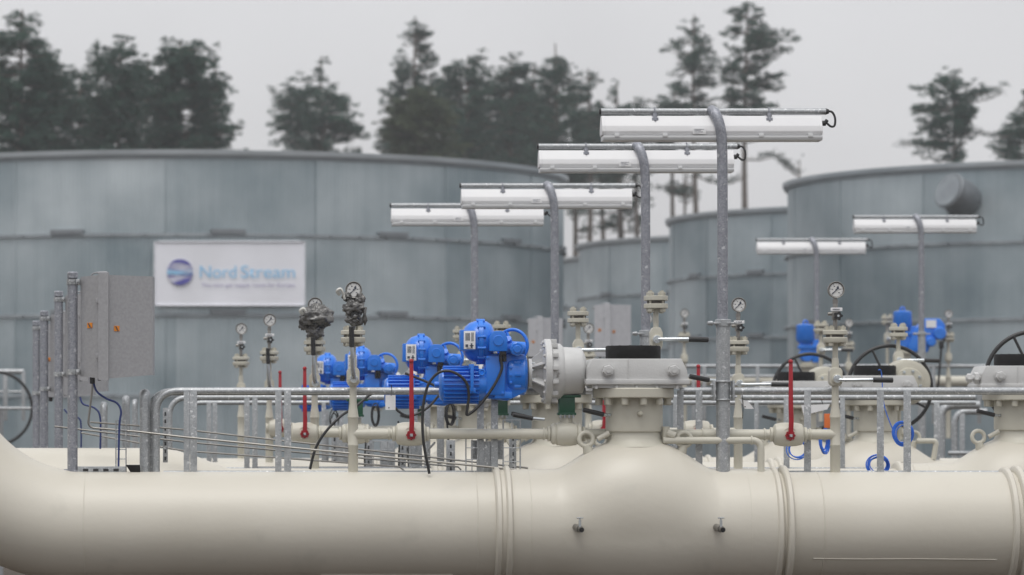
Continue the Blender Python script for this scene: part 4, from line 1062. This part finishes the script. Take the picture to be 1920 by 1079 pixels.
# ------------------------------------------------------------------ lamps
def make_lamp(label):
    """built with the measures of the front lamp"""
    th = Thing('lamp_post', label, 'lamp', 1352, 900, 1., 'lamp posts carrying one long luminaire')
    m = th.mb()
    pts = [(1352, -20, 612), (1352, -20, 420), (1351.5, -20, 300), (1350, -21, 262), (1347, -22, 240), (1342, -19, 222), (1337, -11, 211), (1334, -2, 207.5)]
    m.tube(catmull(pts, 5), 9.8, 20)
    pole = th.part('pole', m, 'galv_dark')
    m = th.mb(); m.cyl((1353, -20, 606), (1353, -20, 960), 13, n=28); th.part('pole_sleeve', m, 'galv')
    m = th.mb(); m.box(1324, 1380, -34, -6, 605, 609, 1); m.cyl((1353, -20, 600), (1353, -20, 613), 15, n=24, bev=1); m.cyl((1324, -20, 607), (1333, -20, 607), 3.5, 5, n=10)
    th.part('tilt_flange', m, 'galv')
    m = th.mb(); m.torus((1339, -2, 211), (.3, 1, 0), 9.5, 1.4, 28, 8); m.cyl((1334, -6, 208), (1334, 6, 208), 8.5, n=20); th.part('socket', m, 'galv')
    m = th.mb(); m.cyl((1127, 0, 209.5), (1549, 0, 209.5), 6, n=18); bar = th.part('cross_bar', m, 'galv')
    m = th.mb(); m.cyl((1123, 0, 209.5), (1128, 0, 209.5), 6.4, n=18, bev=1.5); m.cyl((1548, 0, 209.5), (1554, 0, 209.5), 6.4, 4, n=18); th.each('end_cap', m, 'black', bar)
    # luminaire
    prof = [(-19, 255), (-21, 248), (-19, 238), (-9, 221), (-5, 218), (9, 218), (13, 221), (23, 238), (25, 248), (23, 255)]
    m = th.mb(); m.prism(prof, 'yz', 1131, 1535, 1.2); lum = th.part('luminaire', m, 'white')
    e = th.mb()
    pr2 = [(y * 1.06, z) for y, z in prof]
    e.prism(pr2, 'yz', 1127, 1132, .8); e.prism(pr2, 'yz', 1534, 1539, .8); th.each('luminaire_end', e, 'white', lum)
    m = th.mb(); m.prism([(-20, 265), (-22, 260), (-22, 256), (26, 256), (26, 260), (24, 265)], 'yz', 1129, 1539, 1); dif = th.part('diffuser', m, 'diffuser', lum)
    m = th.mb()
    for x in (1150, 1240, 1420, 1512): m.box(x, x + 9, -24, -20, 253, 259, .6)
    th.each('clip', m, 'diffuser', dif)
    for x in (1227, 1441):
        m = th.mb(); m.torus((x, 0, 210), (1, 0, 0), 8, 1.3, 24, 6); m.box(x - 3.5, x + 3.5, -10, -6, 213, 231, .5); m.box(x - 6, x + 6, -13, -9, 222, 231, .5); m.bolt((x, -13, 227), (0, -1, 0), 2.2, 2); m.box(x - 5, x + 5, -9, 9, 216, 219)
        th.part('hanger', m, 'galv_dark')
    m = th.mb(); m.box(1296, 1321, -22.6, -21, 242.5, 254, .1); lb = th.part('rating_label', m, 'paper', lum)
    m = th.mb()
    for i in range(4): m.box(1299, 1299 + (18, 12, 16, 9)[i], -23, -22.4, 244.3 + 2.4 * i, 245.1 + 2.4 * i)
    th.part('label_print', m, 'cabinet' if False else 'galv_dark', lb)
    m = th.mb(); m.cyl((1538, -4, 232), (1548, -4, 232), 5, n=12, bev=1); m.cyl((1547, -6, 230), (1550, -6, 226), 3.5, n=10)
    th.each('cable_gland', m, 'black', lum)
    m = th.mb(); m.tube(catmull([(1552, 0, 209), (1560, -2, 211), (1565, -4, 222), (1564, -5, 236), (1557, -5, 238), (1548, -4, 230)], 6), 2.1, 8); th.part('cable', m, 'rubber')
    return th
lp = make_lamp('nearest and highest lamp, on the thickest pole')
# pole clamp to the railing
m = lp.mb(); m.box(1333, 1337, -34, -6, 714, 752, .6); m.box(1369, 1373, -34, -6, 714, 752, .6); m.torus((1353, -20, 716), (0, 0, 1), 15, 1.5, 28, 6); m.torus((1353, -20, 750), (0, 0, 1), 15, 1.5, 28, 6)
for z in (722, 744):
    m.bolt((1333, -26, z), (-1, 0, 0), 3, 4); m.bolt((1373, -26, z), (1, 0, 0), 3, 4)
lp.part('rail_clamp', m, 'galv')
def lamp_at(bar_l, bar_y, s, label): copy_tree(lp.root, Wp(bar_l + (1352 - 1125) * s, bar_y + (900 - 209.5) * s, s), label)
lamp_at(1008, 275, .884, 'second lamp from the front, just below the highest one')
lamp_at(863, 348.5, .775, 'third lamp from the front, its pole behind the grey gear drum')
lamp_at(732, 385.5, .692, 'lowest lamp at the left, its end overlapped by the third lamp')
lamp_at(1418, 450, .492, 'small distant lamp at the right, the lower of the far two')
lamp_at(1600, 407, .553, 'small distant lamp in front of the round duct')

# ------------------------------------------------------------------ railings
def railing(label, s, y_top, y_low, xl, xr, posts, loop=True, r=7., d=0., loop2=False, gaps=None):
    """posts = [(x, double)]"""
    th = Thing('railing', label, 'railing', (xl + xr) / 2, y_low + 60, s, 'galvanised railings')
    runs = gaps or [(xl, xr)]
    for i, (a, b) in enumerate(runs):
        m = th.mb()
        if loop and i == 0: m.tube(bend((a, d, y_low + 130 * s), (a, d, y_top), (b, d, y_top), 42 * s, 10), r, 14)
        else: m.cyl((a, d, y_top), (b, d, y_top), r, n=16)
        th.part('top_rail', m, 'galv')
        m = th.mb(); m.cyl((a + (14 if loop and i == 0 else 0), d, y_low), (b, d, y_low), r * .5, n=12); th.part('lower_rail', m, 'galv')
    if loop2:
        m = th.mb(); m.tube(bend((xl - 9, d + 26, y_low + 130 * s), (xl - 9, d + 26, y_top + 1), (xl + 400, d + 26, y_top + 1), 40 * s, 10), r, 14); th.part('top_rail', m, 'galv')
    for x, w in posts:
        m = th.mb(); t = 1.6
        m.box(x - w / 2, x + w / 2, d - 9 * s, d - 9 * s + t, y_top - (1 if w > 9 else 0), y_low + 120 * s, .3); m.box(x + w / 2 - t, x + w / 2, d - 9 * s + t - .01, d + 7 * s, y_top + 5, y_low + 120 * s, .3)
        th.part('post', m, 'galv')
    return th
railing('front railing, nearest, running left to the valve and on to the right edge', 1., 733.5, 886.5, 292, 2300,
        [(349.5, 11), (362.5, 13), (522, 12), (539.5, 13), (902, 13), (928.5, 13), (1278, 12), (1313, 13), (1517, 13), (1654, 13), (1704.5, 14)],
        d=26, loop2=True, gaps=[(292, 1100), (1278, 2300)])
railing('second railing, its top rail just under the front one', .85, 745.5, 879, 318, 1830,
        [(463, 10), (478, 10), (1475, 11), (1275 - 8, 10), (778, 10), (1580, 9)], r=5.2, d=8)
railing('third railing, lowest of the near three top rails', .72, 755.5, 869, 350, 1830,
        [(392, 9), (403, 9), (607, 8), (640, 8), (1418, 8), (1756, 11)], r=4.2, d=4)
railing('far blurred railing crossing the right half', .50, 687, 735, 1282, 1850, [(1320, 7), (1420, 7), (1530, 7), (1640, 7), (1750, 7), (1835, 7)], r=3.6, loop=False)
railing('far blurred railing lower than the other far one', .47, 706, 760, 1282, 1560, [(1300, 6), (1385, 6), (1480, 6)], r=3, loop=False)
railing('short bent railing at the right between the two handwheel valves', .62, 760, 850, 1764, 1836, [], r=8)
railing('short inner bent railing at the right behind the drain pipe', .60, 772, 860, 1790, 1850, [(1803, 10)], r=6)
railing('far railing at the left edge with a cross rail', .45, 697, 735, -60, 45, [(10, 8), (44, 7)], r=4.5, loop=False)
# railing ends seen from their short side at the left
def hoop(px, topy, boty, w, s, label):
    m = MB(px, boty, s); m.tube(bend((px - w * .12, 110, boty), (px - w * .12, 110, topy + w / 2), (px - w * .12, 70, topy + w / 2), 15) + bend((px, 60, topy + w / 2), (px, 30, topy + w / 2), (px, 30, boty), 12), w / 2, 14)
    single('rail_hoop', label, 'railing', m, 'galv', 'bent tube railing ends at the left')
hoop(270, 729, 960, 19, 1., 'nearest bent railing end, just left of the front rail bend')
hoop(234, 741, 920, 14, .82, 'second bent railing end, by the wire ladder')
hoop(192, 753, 900, 12, .72, 'third bent railing end, left of the wire ladder')
hoop(251, 748, 900, 9, .70, 'thin bent railing end between the two nearest ones')
# walkway gratings
def grating(label, s, py, xl, xr, depth):
    th = Thing('walkway_grating', label, 'grating', (xl + xr) / 2, py, s, 'galvanised walkway gratings')
    m = th.mb(); 
    m.box(xl, xr, -1, 1.5, py, py + 9); m.box(xl, xr, depth - 2, depth, py, py + 9)
    n = int((xr - xl) / 14)
    for i in range(n + 1): m.box(xl + i * 14, xl + i * 14 + 1.6, 1.5, depth - 2, py + .5, py + 8)
    for j in range(1, int(depth / 10)): m.box(xl, xr, j * 10, j * 10 + 1.2, py + .2, py + 8.3)
    th.part('bearing_bars', m, 'grating')
grating('front walkway grating left of the nearest big valve', .95, 888, 600, 880, 250)
grating('walkway grating at the right in front of the blue cable coils', .95, 888, 1475, 1840, 250)
grating('grating strip behind the front railing at the left', .86, 878, 480, 900, 200)

# ------------------------------------------------------------------ cabinets and their posts at the left
def make_post(label):
    th = Thing('cabinet_post', label, 'post', 136, 890, 1., 'cabinet posts at the left')
    m = th.mb(); m.cyl((136, 0, 524), (136, 0, 960), 9.6, n=24); th.part('pole', m, 'galv_dark')
    m = th.mb(); m.cyl((136, 0, 510), (136, 0, 523.5), 10, n=24, bev=2); th.part('pole_cap', m, 'galv_dark')
    for z in (529, 698):
        m = th.mb(); m.cyl((136, 0, z - 5), (136, 0, z + 5), 11.2, n=24); m.box(143, 150, -12, 4, z - 5, z + 5, .8); m.bolt((136, -10, z), (0, -1, 0), 2.6, 3); m.bolt((147, -12, z), (0, -1, 0), 2.6, 3)
        th.each('clamp', m, 'galv')
    m = th.mb(); m.cyl((136, 0, 881), (136, 0, 890), 13, n=24); m.box(120, 136, -6, 6, 880, 889, .5)
    th.part('foot_collar', m, 'galv_dark')
    m = th.mb(); m.box(146, 236, -8, -6, 875, 889, .3); m.box(146, 236, -6, 8, 875, 877, .3); fr_ = th.part('slotted_rail', m, 'galv')
    m = th.mb()
    for i in range(4): m.box(156 + i * 19, 166 + i * 19, -8.6, -7.9, 879, 884, .3)
    th.each('slot', m, 'black', fr_)
    m = th.mb(); m.prism([(236, 872), (262, 872), (264, 893), (250, 893)], 'xz', -10, 10, 1); th.part('end_bracket', m, 'black_drum')
    return th
ps = make_post('nearest cabinet post, tallest, holding the big grey cabinet')
for px, topy, s, lb in ((110, 546, .83, 'second cabinet post from the right'), (83, 583, .78, 'third cabinet post from the right'), (68, 602, .72, 'leftmost and shortest cabinet post')):
    copy_tree(ps.root, Wp(px, topy + 380 * s, s), lb)
def make_cabinet(label):
    th = Thing('electrical_cabinet', label, 'cabinet', 150, 712, 1., 'grey electrical cabinets')
    m = th.mb()
    poly = [(151, 0), (188, -26), (200, -30), (286, 6), (288, 60), (158, 60)]
    bm_v = []
    bot = [706, 710, 711, 703.5, 703, 706]; topz = [519.5, 517, 517, 518.5, 519, 520]
    vs = [(x, d, b) for (x, d), b in zip(poly, bot)] + [(x, d, t) for (x, d), t in zip(poly, topz)]; n = 6
    m.add(vs, [tuple(range(n)), tuple(range(n, 2 * n))] + [(i, (i + 1) % n, n + (i + 1) % n, n + i) for i in range(n)])
    body = th.part('body', m, 'cabinet')
    # lid flange round the near corner
    m = th.mb()
    for a, b in (((186, -30.5), (204, -34)),):
        m.add([(186, -34, 713), (205, -39, 714), (206, -27, 714), (187, -22, 713), (186, -34, 515), (205, -39, 513), (206, -27, 513), (187, -22, 515)],
              [(0, 1, 2, 3), (4, 5, 6, 7), (0, 1, 5, 4), (1, 2, 6, 5), (2, 3, 7, 6), (3, 0, 4, 7)])
    lid = th.part('door_flange', m, 'cabinet')
    m = th.mb()
    for z in (565, 668): m.box(181, 187, -32, -26, z - 5, z + 5, .8)
    m.tube(catmull([(172, -10, 517), (178, -14, 513), (198, -20, 511), (203, -24, 514)], 4), 1.3, 6); m.box(183, 204, -24, -4, 511.5, 514.5, .5)
    th.each('hinge', m, 'cabinet', lid)
    m = th.mb()
    def stk(x0, d0, x1, d1, z0, z1):
        m.add([(x0, d0, z0), (x1, d1, z0), (x1, d1, z1), (x0, d0, z1), (x0, d0 + 1, z0), (x1, d1 + 1, z0), (x1, d1 + 1, z1), (x0, d0 + 1, z1)], [(0, 1, 2, 3), (4, 5, 6, 7), (0, 1, 5, 4), (1, 2, 6, 5), (2, 3, 7, 6), (3, 0, 4, 7)])
    dl = lambda x: -26 * (x - 151) / 37 - 1.2
    dr_ = lambda x: -30 + 36 * (x - 200) / 86 - 1.2
    stk(164, dl(164), 174, dl(174), 606, 616); stk(215, dr_(215), 225, dr_(225), 612, 622)
    st = th.each('warning_sticker', m, 'orange', body)
    m = th.mb()
    m.tube([(166, dl(166) - .6, 607), (169, dl(169) - .6, 611), (168, dl(168) - .6, 611.5), (172, dl(172) - .6, 615)], .9, 5); m.tube([(218, dr_(218) - .6, 613), (221, dr_(221) - .6, 617), (220, dr_(220) - .6, 617.5), (223, dr_(223) - .6, 621)], .9, 5)
    th.part('bolt_symbol', m, 'print', st)
    m = th.mb(); m.cyl((173, 6, 706), (173, 6, 720), 5, n=12, bev=1); m.cyl((186, 6, 706), (186, 6, 714), 3, n=10); th.each('cable_gland', m, 'black')
    m = th.mb(); m.box(146, 152, 2, 30, 524, 534); m.box(146, 152, 2, 30, 693, 703); th.each('mounting_lug', m, 'galv')
    return th
cab = make_cabinet('big grey cabinet at the left with two orange stickers')
for dx, topy, s, lb in ((110, 546, .83, 'second cabinet, hidden behind the big one'), (83, 583, .78, 'third cabinet, a sliver between the posts'), (68, 602, .72, 'fourth and farthest cabinet behind the left posts')):
    copy_tree(cab.root, Wp(dx + 14 * s, topy + 202 * s, s), lb)
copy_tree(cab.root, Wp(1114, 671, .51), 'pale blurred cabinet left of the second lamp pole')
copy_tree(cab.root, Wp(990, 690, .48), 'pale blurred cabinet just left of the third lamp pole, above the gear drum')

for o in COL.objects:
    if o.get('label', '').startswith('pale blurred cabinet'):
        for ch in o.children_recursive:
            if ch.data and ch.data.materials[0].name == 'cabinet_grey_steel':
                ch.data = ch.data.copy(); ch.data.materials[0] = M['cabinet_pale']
# conduits and cables at the left
def cable(label, pts, r, s, mt, name='cable', cat='cable', sub=8, group=None, n=8):
    m = MB(pts[0][0], pts[0][2], s); m.tube(catmull(pts, sub), r, n)
    return single(name, label, cat, m, mt, group)
GA = 'steel tubes and cables from the left cabinets'
def conduit(label, pts, s, r=2.1, mt='tube'):
    m = MB(pts[0][0], pts[0][2], s); m.tube(pts, r, 8); return single('steel_conduit', label, 'conduit', m, mt, GA)
conduit('steel conduit dropping from the big cabinet then running right', bend((174, 6, 718), (164, 6, 802), (260, 6, 810), 14) + [(345, 2, 820), (968, -10, 881)], 1.)
conduit('upper thin steel tube behind the left railing', [(168, 30, 792), (262, 30, 799), (345, 20, 806), (990, 0, 878)], .97, 1.7)
conduit('middle thin steel tube behind the left railing', [(100, 40, 800), (345, 24, 829), (860, 20, 876), (866, 20, 882)], .93, 1.7)
conduit('lowest thin steel tube behind the left railing', [(150, 40, 812), (345, 30, 846), (750, 40, 876), (760, 40, 884)], .90, 1.7)
cable('navy cable looping from the big cabinet to the wire ladder', [(175, 5, 718), (182, 2, 735), (200, 0, 748), (219, -2, 756), (227, -4, 772), (224, -4, 800), (222, -4, 892)], 2.0, 1., 'navycable')
cable('navy cable looping down beside the second cabinet post', [(150, 5, 745), (156, 2, 758), (178, 0, 766), (188, 0, 785), (188, 0, 842)], 1.8, .9, 'navycable')
cable('navy cable at the third cabinet post', [(120, 5, 768), (130, 2, 778), (148, 0, 785), (152, 0, 800), (152, 0, 840)], 1.6, .8, 'navycable')
def wire_ladder(label, x0, x1, y0, y1, s, step=18, r=.9, d=0, ncol=2):
    m = MB((x0 + x1) / 2, y1, s)
    for i in range(ncol): 
        x = x0 + (x1 - x0) * i / (ncol - 1); m.cyl((x, d, y0), (x, d, y1), r, n=6); 
    y = y0
    while y < y1: m.cyl((x0, d, y), (x1, d, y), r, n=6); y += step
    m.cyl((x0, d + 14, y0), (x0, d + 14, y1), r, n=6); m.cyl((x1, d + 14, y0), (x1, d + 14, y1), r, n=6)
    y = y0
    while y < y1: m.cyl((x0, d, y), (x0, d + 14, y), r, n=6); m.cyl((x1, d, y), (x1, d + 14, y), r, n=6); y += step
    single('wire_cable_tray', label, 'cable tray', m, 'galv', 'wire cable trays')
wire_ladder('thin wire cable ladder under the big cabinet', 217, 236, 789, 900, 1.)
wire_ladder('wire cable tray left of the strut post below the nearest actuator', 874, 896, 818, 900, 1., step=22, ncol=3)
wire_ladder('wire cable tray right of the strut post below the nearest actuator', 944, 976, 788, 900, 1., step=26, ncol=3)
wire_ladder('blurred wire cable tray behind the tallest left gauge riser', 700, 740, 828, 890, .8, step=16, ncol=4)
wire_ladder('wire cable tray below the second blue actuator', 768, 800, 815, 890, .86, step=20, ncol=3)

# strut posts under the actuators
def strut(label, px, y0, y1, w, s, slots=True, d=30):
    th = Thing('strut_post', label, 'strut', px, y1, s, 'slotted steel strut posts')
    m = th.mb(); m.box(px - w / 2, px + w / 2, d, d + 2, y0, y1, .3); m.box(px - w / 2, px - w / 2 + 2, d + 1.9, d + w, y0, y1, .3); m.box(px + w / 2 - 2, px + w / 2, d + 1.9, d + w, y0, y1, .3)
    o = th.part('channel', m, 'galv')
    if slots:
        q = th.mb(); y = y0 + 8
        while y < y1 - 8: q.box(px - 1.6, px + 1.6, d - .6, d + .2, y, y + 7, .2); y += 14
        th.each('slot', q, 'black', o)
strut('strut post below the second actuator, left of a pair', 803, 755, 890, 11, .86, False)
strut('strut post below the second actuator, right of a pair', 828, 757, 890, 13, .86, False)
strut('slotted strut between the black cable bundle and the wire tray', 847, 826, 890, 16, .9)
strut('slotted strut right of the nearest strut pair', 964, 812, 890, 13, .98)
strut('slotted strut below the third actuator', 756, 815, 890, 13, .8)
strut('slotted strut behind the tallest left gauge riser', 692, 800, 890, 14, .78)
strut('slotted strut left of the tallest left gauge riser', 628, 785, 890, 12, .74)
strut('plain strut beside the unwrapped gauge riser', 612, 770, 890, 10, .72, False)
strut('narrow slotted strut by the left railing bend', 309, 765, 868, 9, .93)
strut('wide grey strut in the clutter below the third actuator', 728, 828, 890, 26, .8, False)
strut('wide grey strut in the clutter behind the tallest left gauge riser', 645, 822, 890, 22, .76, False)
strut('wide grey strut in the clutter under the second actuator', 782, 824, 890, 22, .84, False)
strut('wide slotted strut in the clutter behind the red lever', 766, 818, 890, 16, .76)
# brackets on the nearest strut pair
br = Thing('strut_bracket', 'galvanised bracket box bolted between the nearest pair of posts', 'bracket', 915, 880, 1.)
m = br.mb(); m.box(896, 935, 22, 40, 828, 885, 1); br.part('plate', m, 'galv')
m = br.mb(); m.box(909, 928, 15, 20, 818, 822, .5, rot=Matrix.Rotation(R(48), 3, 'Y')); m.box(800, 820, 15, 20, 835, 839, .5, rot=Matrix.Rotation(R(48), 3, 'Y')); br.each('brace', m, 'galv')
m = br.mb()
for x, z in ((890, 850), (940, 850), (890, 838), (940, 838)): m.bolt((x, 26, z), (0, -1, 0), 3, 3)
m.box(885, 897, 26, 34, 826, 862, 1); m.box(934, 945, 26, 34, 826, 862, 1); br.each('clamp', m, 'galv')

# black cables of the actuators
cable('black cable looping from the nearest actuator down past the front rail', [(936.5, -38, 678), (938, -40, 692), (930, -42, 712), (916, -44, 735), (900, -44, 756), (884, -44, 772), (873, -44, 778), (873, -46, 768), (876, -48, 745), (873, -50, 722), (860, -50, 706), (840, -48, 697), (820, -46, 700), (803, -46, 718), (794, -46, 745), (790, -46, 780), (792, -46, 830), (803, -44, 888)], 2.7, 1., 'rubber')
cable('black cable from the third actuator, sagging to the left of the front rail', [(702, 60, 737), (690, 40, 744), (665, 20, 765), (640, 0, 780), (612, -10, 808), (592, -12, 840), (581, -12, 880)], 2.6, .97, 'rubber')
cable('black cable sagging under the second actuator', [(760, 10, 700), (822, 10, 728), (815, 10, 752), (790, 8, 773), (765, 6, 780), (748, 6, 772), (742, 6, 765)], 2.4, .92, 'rubber')
def coil(label, px, py, rx, rz, n, r, s, mt, d=0, cat='cable coil', seed=1, tail=None):
    rn = random.Random(seed); m = MB(px, py + rz, s)
    for i in range(n):
        ox, oz, k = rn.uniform(-2.5, 2.5), rn.uniform(-2.5, 2.5), rn.uniform(.78, 1.08); dd = d + rn.uniform(-3, 3)
        pts = [Vector((px + ox + rx * k * math.cos(a), dd + 2 * math.sin(a * 2), py + oz + rz * k * math.sin(a))) for a in [2 * PI * j / 36 for j in range(36)]]
        m.tube(pts, r, 6, closed=True)
    if tail: m.tube(catmull(tail, 6), r, 6)
    single('cable_coil', label, cat, m, mt, 'coiled cables')
coil('blue cable coil hung behind a front rail post, right side', 1695, 813, 19, 22, 9, 1.0, .95, 'bluecable', 12, seed=2, tail=[(1677, 12, 808), (1660, 12, 760), (1655, 12, 700), (1648, 5, 694)])
coil('blue cable coil lying on the pipe behind a front rail post', 1649, 874, 20, 18, 9, 1.0, .93, 'bluecable', 14, seed=3)
coil('loose thin blue cable loop hanging left of a rail post, right side', 1500, 845, 19, 17, 4, 1.0, .93, 'bluecable', 20, seed=4)
coil('narrow blue cable coil by the tallest right gauge riser', 1549, 828, 8, 22, 7, 1.0, .93, 'bluecable', 20, seed=5)
coil('coiled black cables under the second blue actuator', 845, 776, 8, 22, 4, 1.2, .86, 'rubber', 10, seed=6)
coil('coiled black cables under the third blue actuator', 705, 780, 8, 22, 4, 1.2, .78, 'rubber', 10, seed=7)
coil('coiled black cables under the farthest near actuator', 628, 788, 7, 18, 4, 1.1, .72, 'rubber', 10, seed=8)
for px, y0, y1, s, lb in ((747, 790, 888, .84, 'thin black cable hanging between the tallest left gauge riser and the red lever'), (765, 800, 888, .84, 'thin black cable hanging right behind the red lever'),
                          (683, 800, 888, .8, 'thin black cable hanging behind the tallest left gauge riser'), (838, 790, 888, .86, 'black cable dropping under the coiled cables of the second actuator')):
    cable(lb, [(px, 10, y0), (px + 3, 10, y0 + 30), (px + 1, 10, y1 - 30), (px + 2, 10, y1)], 1.7, s, 'rubber', group='hanging black cables')

# tags
def paper_tag(label, pts, s, tie, d=-20):
    th = Thing('paper_tag', label, 'tag', pts[0][0], pts[0][1], s, 'white tags tied to the rails')
    m = th.mb(); m.prism(pts, 'xz', d, d + 1); th.part('card', m, 'paper')
    m = th.mb(); m.tube(catmull(tie, 4), .8, 5); th.part('tie', m, 'black')
    cx = sum(p[0] for p in pts) / 4; cy = max(p[1] for p in pts)
    m = th.mb(); m.cyl((cx - 3, d - .5, cy - 4), (cx - 3, d, cy - 4), 1.2, n=8); th.part('hole', m, 'black')
paper_tag('upright white tag hanging from the front rail, left of the red lever', [(723, 741), (742, 741), (742, 769), (723, 769)], 1., [(734, 10, 722), (735, 12, 730), (733, -10, 742)], d=10)
paper_tag('tilted white tag just right of the thickest lamp pole', [(1387, 748), (1404, 753), (1415, 767), (1398, 767)], 1., [(1393, 10, 741), (1394, 5, 760), (1393, 5, 785)], d=8)
paper_tag('blurred wide white tag under the rail near the right red lever', [(1499, 760), (1553, 758), (1548, 768), (1504, 779)], .82, [(1530, 0, 728), (1538, 0, 745), (1546, 0, 766)])
m = MB(1553, 790, .85); m.box(1546, 1557, 0, 8, 776, 803, 1)
single('strap', 'orange strap left of the tallest right gauge riser', 'strap', m, 'orange_pale')
# loose black grips of hidden bleed levers
def bleed(px, py, s, label, flip=1):
    th = Thing('bleed_lever', label, 'lever', px, py, s, 'black-gripped levers of hidden valves')
    m = th.mb(); m.cyl((px, 0, py), (px - 38 * flip, -6, py - 7), 4.6 * s + .3, n=12, bev=1); th.part('grip', m, 'black')
    m = th.mb(); m.cyl((px - 1, 0, py), (px + 22 * flip, 4, py + 2), 3.2, n=10); th.part('shaft', m, 'steel')
bleed(1330, 713, .98, 'black grip pointing right out from behind the front gear head', 1)
bleed(999, 785, .9, 'black grip above the bypass pipe, left of the green bracket', 1)

# far cream header pipe
m = MB(1285, 716, .44); m.cyl((1285, 0, 714), (2000, 0, 716), 10, n=24)
single('gas_pipe', 'distant blurred cream pipe crossing behind the right-hand valves', 'pipe', m, 'cream')
# black wheel at left edge
lw = Thing('handwheel', 'large dark wheel cut by the left edge below the tank', 'wheel', -4, 835, .5)
m = lw.mb(); m.torus((-8, 0, 766), (0, 1, 0), 68, 3, 56, 8); lw.part('rim', m, 'black')
m = lw.mb(); m.tube([(-76, 0, 766), (60, 0, 766)], 3, 8); m.tube([(-8, 0, 700), (-8, 0, 834)], 3, 8); lw.part('spoke', m, 'galv')
m = lw.mb(); m.cyl((-8, 0, 766), (-8, 30, 766), 8, n=16); m.cyl((-8, 30, 766), (-8, 30, 1100), 12, n=16); lw.part('stand', m, 'galv')

# ------------------------------------------------------------------ haze
hm = bpy.data.materials.new('haze_air'); hm.use_nodes = True
t = hm.node_tree; t.nodes.clear(); o_ = t.nodes.new('ShaderNodeOutputMaterial'); v = t.nodes.new('ShaderNodeVolumePrincipled')
v.inputs['Color'].default_value = (.93, .95, .98, 1); v.inputs['Density'].default_value = 0.0009; v.inputs['Anisotropy'].default_value = 0.
t.links.new(v.outputs[0], o_.inputs['Volume'])
hb = MB(); hb.box(-1600, 1600, -300, 2600, -1, 34)
me = hb.mesh('haze', hm); ho = bpy.data.objects.new('haze', me); COL.objects.link(ho); ho['kind'] = 'stuff'
